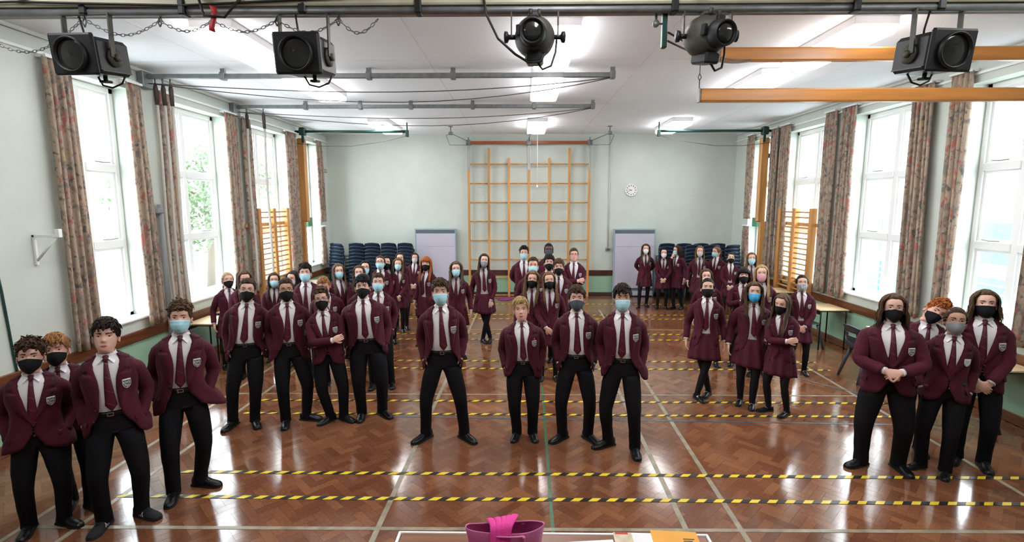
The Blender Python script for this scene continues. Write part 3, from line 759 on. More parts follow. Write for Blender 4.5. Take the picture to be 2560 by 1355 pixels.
def make_trousers(fig, parent):
    mb = MB(); r = fig.sp.get('leg', 1.0)
    top, P = lower_loops(fig, mb, .014, ((0, .3, .5, .62, .85, 1), (.102 * r, .088 * r, .071 * r, .067 * r, .060 * r, .063 * r)), .045, [.845, .88, .92, .96, 1.0, 1.03], fig.sp['seed'] + 1, .022)
    o = mb.build('trousers', M_BLACK, parent)
    o.modifiers.new('soft', 'SUBSURF').levels = 1; o.modifiers['soft'].render_levels = 1
    bm = MB(); R = []
    for z, off in ((.990, .017), (.992, .021), (1.022, .021), (1.024, .017)):
        R.append(fig.spine(oval(z, np.interp(z, TZ, TW) * fig.g + off, np.interp(z, TZ, TF) * fig.g + off, np.interp(z, TZ, TB) * fig.g + off, TH)))
    bm.loft(np.array(R), True); b = bm.build('belt', M_SHOE, o)
    k = MB(); y = -(np.interp(1.0, TZ, TF) * fig.g + .024); c = fig.spine(np.array([[0, y, 1.007]]))[0]
    for dx, dz, w, h in ((0, .013, .022, .003), (0, -.013, .022, .003), (-.020, 0, .003, .015), (.020, 0, .003, .015)):
        k.box(c[0] + dx - w, c[1] - .003, c[2] + dz - h, c[0] + dx + w, c[1] + .003, c[2] + dz + h)
    k.build('buckle', M_METAL, b)
    return o

def make_skirt(fig, parent):
    mb = MB(); n = 72; th = np.linspace(-pi, pi, n, endpoint=False); rows = []; hz = fig.sp.get('skirt', .61); rng = np.random.default_rng(fig.sp['seed'] + 5); p = rng.uniform(0, 6, 3)
    for i, t in enumerate(np.linspace(0, 1, 10)):
        z = 1.0 + (hz - 1.0) * t; k = t ** .8; g = fig.g
        P = oval(z, (.160 + .058 * k) * g, (.118 + .055 * k) * g, (.122 + .055 * k) * g, th)
        nn = P.copy(); nn[:, 2] = 0; nn /= np.linalg.norm(nn, axis=1)[:, None]
        P = P + nn * ((.004 + .009 * t) * np.sign(np.sin(th * 11 + p[0])) * np.abs(np.sin(th * 11 + p[0])) ** .6 + .012 * t * np.sin(th * 3 + p[1]))[:, None]
        P[:, 2] += .008 * t * np.sin(th * 2 + p[2])
        rows.append(fig.spine(P))
    mb.loft(np.array(rows), True)
    o = mb.build('skirt', M_SKIRT, parent); md = o.modifiers.new('cloth_thickness', 'SOLIDIFY'); md.thickness = .004; md.offset = -1
    tm = MB(); lower_loops(fig, tm, .004, ((0, .3, .5, .62, .8, 1), (.086, .070, .051, .054, .044, .036)), .06, [.84, .90, .98], fig.sp['seed'], .0)
    tm.build('tights', M_TIGHT, parent)
    return o

def shoe_meshes():
    def rings(L):
        R = []
        for y, w, zt, xo in L:
            R.append([(xo - w, y, .014), (xo - w * 1.02, y, .026), (xo - w * .9, y, .014 + (zt - .014) * .62), (xo - w * .5, y, zt * .97), (xo, y, zt), (xo + w * .5, y, zt * .97), (xo + w * .9, y, .014 + (zt - .014) * .62), (xo + w * 1.02, y, .026), (xo + w, y, .014)])
        return np.array(R)
    def sole(L, e=.004, h=.017, heel=False):
        R = []
        for y, w, zt, xo in L: R.append([(xo - w - e, y, 0), (xo - w - e, y, h), (xo + w + e, y, h), (xo + w + e, y, 0)])
        return np.array(R)
    out = {}
    Lm = [(.082, .018, .060, 0), (.076, .028, .088, 0), (.055, .035, .100, 0), (.02, .037, .102, 0), (-.02, .038, .096, 0), (-.06, .041, .080, .002), (-.10, .046, .062, .003), (-.14, .047, .053, .003), (-.175, .041, .047, .002), (-.198, .029, .040, 0), (-.208, .014, .030, 0)]
    Lf = [(.075, .016, .050, 0), (.068, .026, .075, 0), (.05, .031, .082, 0), (.02, .033, .080, 0), (-.02, .034, .072, 0), (-.06, .037, .062, .002), (-.10, .041, .052, .003), (-.135, .041, .045, .003), (-.165, .034, .040, .002), (-.182, .022, .034, 0), (-.19, .010, .027, 0)]
    for key, L in (('m', Lm), ('f', Lf), ('s', Lm)):
        mb = MB(); mb.loft(rings(L), False); R = rings(L)
        mb.add(R[0], [tuple(range(8, -1, -1))]); mb.add(R[-1], [tuple(range(9))])
        up = mb.build('shoe', M_SHOE if key != 's' else mat('black_suede', (.012, .012, .014), .9), link=False)
        up.update()
        sb = MB(); sb.loft(sole(L), True, True, True, 0, False)
        if key == 'm': sb.box(-.037, .02, -.000, .037, .080, .022)
        so = sb.build('sole', M_SOLE if key != 'f' else M_SOLE, link=False)
        lb = MB()
        for y in (-.095, -.075, -.055, -.035):
            zt = np.interp(-y, [-q[0] for q in L], [q[2] for q in L]); lb.tube([(-.020, y, zt - .004), (-.008, y - .002, zt + .002), (.012, y + .002, zt + .002), (.022, y, zt - .004)], .0032, 6)
        lb.tube([(.0, -.03, .096), (.016, -.035, .102), (.026, -.048, .092), (.014, -.05, .088)], .003, 6); lb.tube([(.0, -.03, .096), (-.016, -.035, .102), (-.026, -.048, .092), (-.014, -.05, .088)], .003, 6)
        la = lb.build('laces', M_SHOE, link=False)
        stp = None
        if key == 's':
            q = MB()
            for sgn in (-1, 1):
                for k in range(3):
                    y = -.020 - k * .024
                    w0 = np.interp(-y, [-p[0] for p in L], [p[1] for p in L]); zt = np.interp(-y, [-p[0] for p in L], [p[2] for p in L])
                    a = [(sgn * (w0 * 1.02 + .002), y - .002, .022), (sgn * (w0 * .95 + .003), y + .006, .014 + (zt - .014) * .55), (sgn * (w0 * .72 + .003), y + .010, zt * .86)]
                    b = [(x, yy + .011, z) for x, yy, z in a]
                    q.add(a + b, [(0, 1, 4, 3), (1, 2, 5, 4)], 0, False)
            stp = q.build('side_stripes', M_WHITE, link=False)
        out[key] = (up, so, la, stp)
    return out
SHOES = shoe_meshes()

def eye_mesh(iris):
    mb = MB(); n = 14; a = np.linspace(0, 2 * pi, n, endpoint=False)
    ex = .0135 * np.cos(a); ez = np.where(np.sin(a) > 0, .0048, .0040) * np.sin(a) * np.sqrt(np.abs(np.cos(a)) * .3 + .7)
    dep = lambda x, z: -.0030 * (1 - (x / .0145) ** 2)
    rim = np.stack([ex, dep(ex, ez) + .001, ez], -1); mid = np.stack([ex * .55, dep(ex * .55, ez) - .0005, ez * .6], -1)
    i0 = mb.add(rim, []); i1 = mb.add(mid, []); c = mb.add([(0, -.0038, 0)], [])[0]
    mb.faces([(i0[j], i0[(j + 1) % n], i1[(j + 1) % n], i1[j]) for j in range(n)]); mb.faces([(i1[j], i1[(j + 1) % n], c) for j in range(n)])
    r = np.stack([.0058 * np.cos(a), np.full(n, -.0046), np.clip(.0058 * np.sin(a) + .0006, -.0042, .0046)], -1)
    mb.add(r, [tuple(range(n))], 1)
    u = a[: n // 2 + 1]; lid = [(x * 1.06, dep(x, 0) - .0018, z + .0002) for x, z in zip(ex[:n // 2 + 1], ez[:n // 2 + 1])] + [(x * 1.08, dep(x, 0) - .001, z + .0024) for x, z in zip(ex[:n // 2 + 1], ez[:n // 2 + 1])]
    m = n // 2 + 1; mb.add(lid, [(k, k + 1, m + k + 1, m + k) for k in range(m - 1)], 1)
    return mb.build('eye', [M_EYEW, M_IRIS[iris]], link=False)
EYES = {k: eye_mesh(k) for k in M_IRIS}

def make_mask(fig, kind, colour, parent):
    mb = MB(); nu, nv = 21, 11; u = np.linspace(-1, 1, nu); rows = []
    surg = kind == 'surgical'
    for i, v in enumerate(np.linspace(0, 1, nv)):
        au = np.abs(u)
        if surg: z1 = .100 - .010 * au ** 1.5; z0 = -.012 + .026 * au ** 2
        else: z1 = .106 - .026 * au ** 1.2; z0 = -.016 + .052 * au ** 1.6
        z = z0 + (z1 - z0) * v; zc = np.maximum(z, .014); th = u * np.radians(74 if surg else 72)
        P = head_pt(th, zc, .0, disp=False)
        rad = P.copy(); rad[:, 2] = 0; rad /= np.linalg.norm(rad, axis=1)[:, None]
        off = .004 + .020 * np.exp(-(P[:, 0] / .030) ** 2) * np.exp(-((v - .58) / .40) ** 2)
        if surg: off = off + .0022 * np.sin(v * 2 * pi * 3.5) * (1 - au ** 6) + .003 * (1 - au ** 4)
        else: off = off + .006 * np.exp(-(P[:, 0] / .012) ** 2)
        off = off - np.maximum(0, .014 - z) * .75
        P = P + rad * off[:, None]; P[:, 2] = z; rows.append(P)
    mb.loft(np.array(rows), False)
    o = mb.build('face_mask', MASKC[colour], parent); o.matrix_basis = fig.Mh
    md = o.modifiers.new('cloth_thickness', 'SOLIDIFY'); md.thickness = .002; md.offset = 1
    G = np.array(rows)
    for s, j in ((-1, 0), (1, nu - 1)):
        lb = MB()
        a, b = G[-1][j], G[2][j]; e = np.array([s * .080, .020, .115]); e2 = np.array([s * .080, .016, .072])
        lb.tube([a, (a + e) / 2 + np.array([s * .006, 0, .003]), e, e + np.array([0, .008, -.01]), e2, (b + e2) / 2 + np.array([s * .006, 0, 0]), b], .0014, 5)
        lb.build('ear_loop', MASKC[colour], o)
    return o

def make_glasses(fig, parent, gilt=False):
    mb = MB(); m = M_GLASSG if gilt else M_GLASSF
    for s in (-1, 1):
        a = np.linspace(0, 2 * pi, 16, endpoint=True); x = s * .031 + .0235 * np.cos(a); z = .115 + .0175 * np.sign(np.sin(a)) * np.abs(np.sin(a)) ** .8
        mb.tube(np.stack([x, -.103 + .10 * np.maximum(0, np.abs(x) - .03), z], -1), .0017, 5, False)
        mb.tube([(s * .054, -.100, .119), (s * .073, -.078, .120), (s * .079, -.02, .118), (s * .079, .008, .112)], .0018, 5)
    mb.tube([(-.008, -.104, .118), (0, -.107, .120), (.008, -.104, .118)], .0017, 5)
    o = mb.build('spectacles', m, parent); o.matrix_basis = fig.Mh
    return o

# ---- hair
EC = np.array([0, .002, .122]); ER = np.array([.0785, .1005, .108])
def ell(az, el, off=0.0):
    """point on the cranium; az 0 = front, + = +x"""
    d = np.stack([np.cos(el) * np.sin(az), -np.cos(el) * np.cos(az), np.sin(el)], -1)
    return EC + d * (ER + np.asarray(off)[..., None])
def hairline(az, front=.178, side=.105, back=.025):
    a = np.abs(az); return np.interp(a, (0, .45, .80, 1.1, 1.45, 1.75, 2.1, pi), (front, front - .004, front - .018, side + .012, side - .008, .07, .045, back))
def locks(mb, P, w, th=.4):
    """tapered flat locks; P (n, k, 3) paths, w (n,) half widths"""
    P = np.asarray(P); n, k, _ = P.shape
    if n == 0: return
    T = np.gradient(P, axis=1); T /= np.linalg.norm(T, axis=2)[..., None] + 1e-9
    O = P - (EC + np.array([0, 0, -.02])); O[..., 2] *= .35; O /= np.linalg.norm(O, axis=2)[..., None] + 1e-9
    Sd = np.cross(T, O); Sd /= np.linalg.norm(Sd, axis=2)[..., None] + 1e-9; Nn = np.cross(Sd, T)
    tp = np.interp(np.linspace(0, 1, k), (0, .15, .7, 1), (.7, 1, .8, .12))
    a = Sd * (w[:, None] * tp)[..., None]; b = Nn * (w[:, None] * tp * th)[..., None]
    R = np.stack([P + a, P + b, P - a, P - b], 2)          # n, k, 4, 3
    V = R.reshape(-1, 3); base = (np.arange(n) * k * 4)[:, None, None] + (np.arange(k - 1) * 4)[None, :, None] + np.arange(4)[None, None, :]
    nx = base - np.arange(4) + (np.arange(4) + 1) % 4
    F = np.stack([base, nx, nx + 4, base + 4], -1).reshape(-1, 4)
    tips = (np.arange(n) * k * 4)[:, None] + (k - 1) * 4 + np.arange(4)[None, :]
    mb.add(V, [tuple(q) for q in F.tolist()] + [tuple(q) for q in tips.tolist()])

def make_hair(fig, parent):
    sp = fig.sp; st = sp['hair']; c = sp['hairc']; rng = np.random.default_rng(sp['seed'] + 77); mb = MB(); lod = sp.get('lod', 1.0)
    short = st in ('crop', 'fringe', 'curly', 'quiff', 'sweep', 'buzz')
    # close-fitting cap
    vt, vs, fr = {'crop': (.018, .006, .178), 'fringe': (.026, .010, .166), 'curly': (.030, .008, .168), 'quiff': (.030, .006, .180), 'sweep': (.028, .012, .170), 'buzz': (.012, .006, .176),
                  'long': (.014, .010, .186), 'wavy': (.018, .013, .184), 'bob': (.018, .010, .186), 'tied': (.008, .004, .187), 'pony': (.009, .004, .187), 'bangs': (.020, .018, .150)}[st]
    naz, nel = 40, 12; az = np.linspace(-pi, pi, naz, endpoint=False)
    zl = hairline(az, fr, .105, .02 if not short else .035)
    el0 = np.arcsin(np.clip((zl - EC[2]) / ER[2], -.97, .97)); rows = []
    ph = rng.uniform(0, 6, 6)
    for t in np.linspace(0, 1, nel):
        el = el0 + (pi / 2 - .02 - el0) * t
        k = sm(0, .22, t); off = -.004 + k * (.004 + vs + (vt - vs) * sm(.1, 1.15, el))
        off = off + k * .0035 * (np.sin(az * 7 + ph[0] + el * 5) + np.sin(az * 11 + ph[1] - el * 8)) * (1.6 if st in ('curly', 'fringe', 'quiff') else .6)
        rows.append(ell(az, el, off))
    mb.loft(np.array(rows), True, False, True)
    if short:
        n = int({'crop': 130, 'fringe': 190, 'curly': 230, 'quiff': 180, 'sweep': 200, 'buzz': 40}[st] * lod); ln = {'crop': .028, 'fringe': .060, 'curly': .040, 'quiff': .050, 'sweep': .070, 'buzz': .012}[st]
        a = rng.uniform(-pi, pi, n); zz = hairline(a, fr, .105, .035); e0 = np.arcsin(np.clip((zz - EC[2]) / ER[2], -.97, .97)); e = e0 + (pi / 2 - e0) * rng.uniform(0, 1, n) ** .85
        top = sm(.2, .9, e); k = 6; L = ln * (0.35 + .65 * top) * rng.uniform(.7, 1.25, n)
        P0 = ell(a, e); Pth = []
        tgt = {'fringe': (rng.normal(.02, .02), -.12, .155), 'crop': (0, -.11, .19), 'curly': (0, -.10, .18), 'quiff': (.02, -.10, .26), 'sweep': (.06 * sp.get('part', 1), -.115, .15), 'buzz': (0, -.1, .2)}[st]
        flow = np.array(tgt) - P0; side = sm(1.1, .3, e); dn = np.array([0, .25, -1.0])
        flow = flow / np.linalg.norm(flow, axis=1)[:, None] * (1 - side * .75)[:, None] + dn * side[:, None] * .8
        flow = flow + rng.normal(0, {'curly': .55, 'quiff': .35}.get(st, .22), flow.shape)
        cur = ell(a, e, .004 + np.where(top > .3, vt, vs) * .75); d = flow
        for j in range(k):
            Pth.append(cur.copy())
            nrm = (cur - EC) / ER ** 2; nrm /= np.linalg.norm(nrm, axis=1)[:, None]
            d = d - (np.sum(d * nrm, 1) * .85)[:, None] * nrm; d /= np.linalg.norm(d, axis=1)[:, None]
            if st == 'curly': d = d + rng.normal(0, .55, d.shape)
            lift = {'curly': .25, 'quiff': .45 * (1 - j / k), 'fringe': .10, 'sweep': .12}.get(st, .08)
            cur = cur + (d + nrm * lift * top[:, None]) * (L / k)[:, None]
        locks(mb, np.stack(Pth, 1), rng.uniform(.006, .0105, n) * (1.15 if lod < .8 else 1))
    if st in ('long', 'wavy', 'bob', 'bangs'):
        zend = sp.get('hlen', -.20 if st != 'bob' else -.055); wave = {'long': .004, 'wavy': .012, 'bob': .006, 'bangs': .004}[st]
        fm = sp.get('front', 1.0); vol = {'long': .009, 'wavy': .017, 'bob': .015, 'bangs': .011}[st]
        def path(a, ex, zj, ph, k=14):
            """a: azimuth array; falls over the head and down"""
            out = []; sgn = np.sign(a); aa = np.abs(a)
            for t in np.linspace(0, 1, k):
                if t < .5:
                    q = t / .5; el = 1.42 - q * 1.75; az_ = sgn * np.maximum(aa, (1.12 if st != 'bangs' else 1.12) * sm(.12, .62, q)); az_ = sgn * (np.abs(az_) * sm(0, .12, q) + .35 * (1 - sm(0, .12, q)))
                    p = ell(az_, np.full_like(a, el), (vol * .5 + vol * sm(0, .7, q)) + ex); last = p
                else:
                    q = (t - .5) / .5; z = last[:, 2] + (zend + zj - last[:, 2]) * q
                    front = (aa < 1.75) & (fm > 0); s_ = sm(0, .75, q)
                    tx = np.where(front, sgn * (.082 + .03 * (aa - 1.1)), last[:, 0] * 1.05); ty = np.where(front, -.112 - .03 * sm(-.08, -.2, z), np.maximum(last[:, 1], .0) + .052)
                    if st == 'bob': tx = last[:, 0] * 1.12; ty = last[:, 1] * 1.02
                    p = np.stack([last[:, 0] + (tx - last[:, 0]) * s_, last[:, 1] + (ty - last[:, 1]) * s_, z], -1)
                    o = p - EC; o[:, 2] = 0; o /= np.linalg.norm(o, axis=1)[:, None] + 1e-9; p = p + o * (ex * .7)[:, None]
                wv = wave * np.sin(t * 17 + ph) * sm(.35, .7, t)
                p = p + np.stack([wv, wv * .5 * np.cos(ph), 0 * wv], -1); out.append(p)
            return np.stack(out, 1)
        for sgn in (-1, 1):                               # two hanging sheets under the locks
            a = sgn * np.linspace(1.0, pi, 18); G = path(a, np.full(18, -.004), np.zeros(18), np.linspace(0, 4, 18))
            mb.loft(G.transpose(1, 0, 2), False)
        n = int(150 * lod); a = rng.uniform(.75, pi, n) * rng.choice([-1, 1], n)
        locks(mb, path(a, rng.uniform(-.002, .009, n), rng.normal(.0, .022, n), rng.uniform(0, 6, n)), rng.uniform(.007, .012, n), .3)
        if st == 'bangs':
            n = 46; a = rng.uniform(-.85, .85, n); Pth = [ell(a * (1 - .3 * (1 - q)), np.full(n, 1.25 - q * .98), .020 + .006 * math.sin(q * 3) + rng.uniform(0, .003, n)) for q in np.linspace(0, 1, 8)]
            locks(mb, np.stack(Pth, 1), rng.uniform(.008, .012, n), .3)
    if st in ('tied', 'pony'):
        n = int(120 * lod); a = rng.uniform(.0, 2.4, n) * rng.choice([-1, 1], n); zz = hairline(a, fr); e0 = np.arcsin(np.clip((zz - EC[2]) / ER[2], -.97, .97))
        B = np.array([0, .118, .14 if st == 'pony' else .075]); Pth = []; S0 = ell(a, e0 + .05, .004 + 0 * a)
        if st == 'pony': B = np.array([0, .10, .195])
        for q in np.linspace(0, 1, 9):
            p = S0 * (1 - q) + B * q; d = (p - EC) / ER; r = np.linalg.norm(d, axis=1)[:, None]; p = EC + d / r * (ER + .006 + .003 * math.sin(q * 3)); Pth.append(p)
        locks(mb, np.stack(Pth, 1), rng.uniform(.005, .008, n), .25)
        m_ = 40 if st == 'pony' else 26; a = rng.uniform(0, 2 * pi, m_); r = rng.uniform(.004, .022, m_); Pth = []
        Ln = .30 if st == 'pony' else .12
        for q in np.linspace(0, 1, 9):
            w = (.6 + 1.2 * math.sin(q * pi * .75)); Pth.append(np.stack([B[0] + np.cos(a) * r * w, B[1] + .035 * sm(0, .3, q) - .03 * q + np.sin(a) * r * w, B[2] + .02 * math.sin(q * 4) - Ln * q + 0 * a], -1))
        locks(mb, np.stack(Pth, 1), rng.uniform(.006, .010, m_), .5)
    o = mb.build('hair', hair_mat(c), parent); o.matrix_basis = fig.Mh
    return o

def brow_mesh(fig, parent):
    for s in (-1, 1):
        mb = MB(); x = np.linspace(.013, .049, 7); z = .1365 + .004 * np.sin((x - .013) / .036 * pi * .8) ; h = np.interp(np.arange(7), (0, 2, 6), (.0042, .0046, .0016))
        up = np.stack([s * x, face_y(x, z + h) - .0012, z + h], -1); md = np.stack([s * x, face_y(x, z) - .0035, z], -1); lo = np.stack([s * x, face_y(x, z - h) - .0012, z - h], -1)
        mb.loft(np.array([up, md, lo]), False); o = mb.build('eyebrow', hair_mat(tuple(k * .7 for k in fig.sp['hairc'])), parent); o.matrix_basis = fig.Mh

def make_person(spec):
    sp = dict(spec); fig = Fig(sp); s = sp['h'] / 1.77; fig.s = s
    yaw = sp.get('yaw', 0.0)
    hs = 1.05 * (min(1.12, s ** -.6) if s < 1 else 1.0)
    # legs
    fig.legs = {}; fig.footyaw = {}; ry = Matrix.Rotation(-yaw, 3, 'Z')
    feet = sp['feet']
    for side, ft in zip((-1, 1), feet):
        v = ry @ Vector((ft[0] / s, ft[1] / s, 0)); fig.footyaw[side] = ft[2]
        ank = np.array([v.x, v.y, .095]); hip = np.array([side * .088 * fig.g + fig.px, fig.py, .86 + fig.pz])
        dv = np.array([math.sin(ft[2]), -math.cos(ft[2]), 0])
        kn, an = ik(hip, ank, .40, .385, dv + np.array([side * .02, -.5, 0])); fig.legs[side] = (hip, kn, an)
    # head
    hy, hp, hr = sp.get('head', (0, .12, 0))
    piv = fig.spine(np.array([[0, .0, CHIN]]))[0]
    R = fig.spineM() @ Matrix.Rotation(hy, 4, 'Z') @ Matrix.Rotation(hr, 4, 'Y') @ Matrix.Rotation(-hp, 4, 'X')
    c0 = Vector((0, .02, .03))
    fig.Mh = Matrix.Translation(Vector(piv) + Vector((0, -.012, 0)) + c0) @ R @ Matrix.Diagonal((hs, hs, hs, 1)) @ Matrix.Translation(-c0)
    # arms
    fig.arms = {}
    for side, name in zip((-1, 1), sp['arms']):
        wt, hint, D, Nn, curl = ARMS[name] if isinstance(name, str) else name
        wt = np.array(wt, float); ga = fig.g
        if name in ('pocket', 'side', 'front'): wt = wt * np.array([1 + (ga - 1) * .9, 1 + (ga - 1) * .6, 1])
        elif name not in ('mouth',): wt = wt * np.array([1, 1 + (ga - 1) * .9, 1])
        mir = np.array([side, 1, 1]); sx = .168 * (1 + (ga - 1) * .6) * (.94 if sp.get('sex') == 'f' else 1)
        S = fig.spine(np.array([[side * sx, .012, 1.362]]))[0]
        T = fig.spine((wt * mir)[None])[0]
        E, T = ik(S, T, .285, .262, np.array(hint) * mir)
        fig.arms[side] = (S, E, T, np.array(D, float) * mir, np.array(Nn, float) * mir, curl)
    # reserve the same handedness for both hands
    body = make_body(fig, sp['skin'])
    root = body.build('person', SKIN[sp['skin']])
    bmm = bmesh.new(); bmm.from_mesh(root.data); bmesh.ops.recalc_face_normals(bmm, faces=bmm.faces[:]); bmm.to_mesh(root.data); bmm.free()
    root.location = (sp['x'], sp['y'], 0); root.rotation_euler = (0, 0, yaw); root.scale = (s, s, s)
    tag(root, sp['label'], 'person', sp.get('group'))
    make_blazer(fig, root); make_shirt(fig, root); make_tie(fig, root)
    if sp.get('legs', 'trousers') == 'trousers': make_trousers(fig, root)
    else: make_skirt(fig, root)
    sk = sp.get('shoe', 'm' if sp.get('sex') != 'f' else 'f')
    for side in (-1, 1):
        an = fig.legs[side][2]; M = Matrix.Translation((an[0], an[1], an[2] - .095)) @ Matrix.Rotation(fig.footyaw[side], 4, 'Z')
        me = SHOES[sk]; o = link_mesh('shoe', me[0], root, M); link_mesh('sole', me[1], o); link_mesh('laces', me[2], o)
        if me[3]: link_mesh('side_stripes', me[3], o)
    make_hair(fig, root)
    for side in (-1, 1):
        x = .031; z = .117; M = fig.Mh @ Matrix.Translation((side * x, float(face_y(np.array(x), np.array(z))) + .0012, z)) @ Matrix.Rotation(side * .26, 4, 'Z') @ Matrix.Rotation(.10 * 0, 4, 'X')
        link_mesh('eye', EYES[sp.get('iris', 'brown')], root, M)
    brow_mesh(fig, root)
    if sp.get('mask'): make_mask(fig, *sp['mask'], root)
    else:
        mb = MB(); x = np.linspace(-.022, .022, 11); rows = []
        for dz, of in ((.0075, .0002), (.004, .0022), (.0006, .0005), (-.0005, .0005), (-.005, .0026), (-.0095, .0004)):
            z = .0465 + dz * (1 - (np.abs(x) / .0225) ** 2) ** .7; rows.append(np.stack([x, face_y(x, z) - of, z], -1))
        mb.loft(np.array(rows), False); o = mb.build('lips', M_LIP, root); o.matrix_basis = fig.Mh
    if sp.get('glasses'): make_glasses(fig, root, sp['glasses'] == 'gilt')
    return root, fig
# ================================================================== CURTAINS
def curtain_mat():
    m = bpy.data.materials.new('floral_curtain_cloth'); m.use_nodes = True; nt = m.node_tree; N = nt.nodes; L = nt.links; b = N['Principled BSDF']
    b.inputs['Roughness'].default_value = .9; b.inputs['Specular IOR Level'].default_value = .15
    tc = N.new('ShaderNodeTexCoord'); mp = N.new('ShaderNodeMapping'); mp.inputs['Scale'].default_value = (1, 1.6, 1); L.new(tc.outputs['Object'], mp.inputs[0])
    def noise(sc, off, d=3):
        mm = N.new('ShaderNodeMapping'); mm.inputs['Location'].default_value = off; L.new(mp.outputs[0], mm.inputs[0]); n = N.new('ShaderNodeTexNoise'); n.inputs['Scale'].default_value = sc; n.inputs['Detail'].default_value = d; L.new(mm.outputs[0], n.inputs['Vector']); return n.outputs[0]
    def step(src, lo, hi): r = N.new('ShaderNodeMapRange'); r.inputs[1].default_value = lo; r.inputs[2].default_value = hi; L.new(src, r.inputs[0]); return r.outputs[0]
    def mix(f, a, bcol):
        x = N.new('ShaderNodeMix'); x.data_type = 'RGBA'; L.new(f, x.inputs[0])
        if isinstance(a, tuple): x.inputs[6].default_value = a + (1,)
        else: L.new(a, x.inputs[6])
        x.inputs[7].default_value = bcol + (1,); return x.outputs[2]
    c = mix(step(noise(3, (0, 0, 0)), .35, .65), (.48, .38, .29), (.40, .32, .26))
    c = mix(step(noise(11, (4, 1, 2), 4), .52, .60), c, (.27, .23, .205))
    c = mix(step(noise(14, (1, 7, 3), 4), .58, .64), c, (.16, .16, .155))
    c = mix(step(noise(9, (9, 2, 5), 2), .59, .65), c, (.44, .18, .155))
    c = mix(step(noise(12, (3, 3, 8), 2), .66, .70), c, (.45, .33, .16))
    L.new(c, b.inputs['Base Color']); tr = N.new('ShaderNodeBsdfTranslucent'); L.new(c, tr.inputs[0])
    mx = N.new('ShaderNodeMixShader'); mx.inputs[0].default_value = .18; out = N['Material Output']; L.new(b.outputs[0], mx.inputs[1]); L.new(tr.outputs[0], mx.inputs[2]); L.new(mx.outputs[0], out.inputs[0])
    return m
M_CURT = curtain_mat()
def curtain(X, s, y0, y1, z0, z1, label, seed, y0b=None, y1b=None):
    """pleated hanging; s +1: hangs on the left wall"""
    rng = np.random.default_rng(seed); w = y1 - y0; nf = max(3, round(w / .085)); n = nf * 10 + 1; u = np.linspace(0, 1, n); rows = []
    y0b = y0 if y0b is None else y0b; y1b = y1 if y1b is None else y1b; ph = rng.uniform(0, 6, 4)
    for t in np.linspace(0, 1, 26):
        k = np.interp(t, (0, .02, .1, 1), (.35, .45, .8, 1.1)); a, b = y0 + (y0b - y0) * t, y1 + (y1b - y1) * t
        ph_u = u * nf * 2 * pi + .5 * np.sin(u * 5 + ph[0] + t * 2.2)
        x = .038 * k * np.sin(ph_u) + .012 * k * np.sin(ph_u * .5 + ph[1] + t * 3); y = a + (b - a) * u + .010 * k * np.sin(2 * ph_u + ph[2])
        rows.append(np.stack([X + s * (.085 + x), y, np.full(n, z1 + (z0 - z1) * t) + .006 * np.sin(ph_u * .5 + ph[3]) * t], -1))
    mb = MB(); mb.loft(np.array(rows), False); o = mb.build('curtain', M_CURT); md = o.modifiers.new('cloth_thickness', 'SOLIDIFY'); md.thickness = .004
    tag(o, label, 'curtain', 'floral curtains at the tall windows')
    # heading hooks hang it from the rail
    h = MB(); h.box(X + s * .002, y0 + .01, z1 - .012, X + s * .12, y1 - .01, z1 + .018); h.build('heading_rail', M_WFRAME, o)
    return o
CT = 4.15
for a in ((5.70, 6.05, .84, 'floral curtain left of the nearest window on the left wall, beside the white bracket', 5.72, 6.12), (6.88, 7.16, .86, 'narrow floral curtain right of the nearest left window, next to the climbing ropes', 6.90, 7.24),
          (7.50, 7.74, .90, 'floral curtain behind the first climbing ropes on the left wall', 7.46, 7.86), (9.12, 9.50, .92, 'floral curtain on the right edge of the second left window', 9.16, 9.54),
          (9.72, 10.02, .92, 'floral curtain behind the second climbing ropes, beside the left wall bars', 9.74, 10.06), (11.50, 12.02, .95, 'floral curtain between the left wall bars and the orange post', 11.52, 12.04),
          (13.18, 13.55, 2.08, 'short upper floral curtain in the far left corner', 13.24, 13.62)):
    curtain(XL, 1, a[0], a[1], a[2], CT, a[3], int(a[0] * 100), a[4], a[5])
curtain(XL, 1, 13.26, 13.56, .95, 1.96, 'short lower floral curtain in the far left corner', 31)
for a in ((12.90, 13.28, 2.18, 'short upper floral curtain in the far right corner', 12.88, 13.26), (11.72, 12.06, .9, 'floral curtain just right of the orange post on the right wall', 11.68, 12.02),
          (11.20, 11.62, .92, 'floral curtain behind the far post of the right wall bars', 11.10, 11.60), (9.62, 9.98, .88, 'floral curtain on the right of the right wall bars', 9.56, 9.96),
          (9.05, 9.46, .88, 'floral curtain left of the second window on the right wall', 9.02, 9.50), (7.42, 7.82, .92, 'broad floral curtain above the right group of four', 7.30, 7.76),
          (6.82, 7.16, .95, 'floral curtain left of the nearest window on the right wall', 6.80, 7.10), (5.40, 5.86, .93, 'floral curtain at the right edge of the photograph', 5.42, 5.93)):
    curtain(XR, -1, a[0], a[1], a[2], CT + .08, a[3], int(a[0] * 90), a[4], a[5])
curtain(XR, -1, 12.92, 13.24, .95, 2.0, 'short lower floral curtain in the far right corner', 33)
for X, s, lab in ((XL, 1, 'small green exit sign box in the far left window'), (XR, -1, 'small green exit sign box in the far right window')):
    mb = MB(); mb.box(X - s * .12, 12.84, 1.98, X - s * .06, 13.08, 2.20, c=.01); o = mb.build('exit_sign', mat('green_sign', (.05, .20, .11), .5)); tag(o, lab, 'sign')
    mb = MB(); mb.box(X - s * .20, 12.93, 2.05, X - s * .12, 12.99, 2.12); mb.build('bracket', M_WFRAME, o)

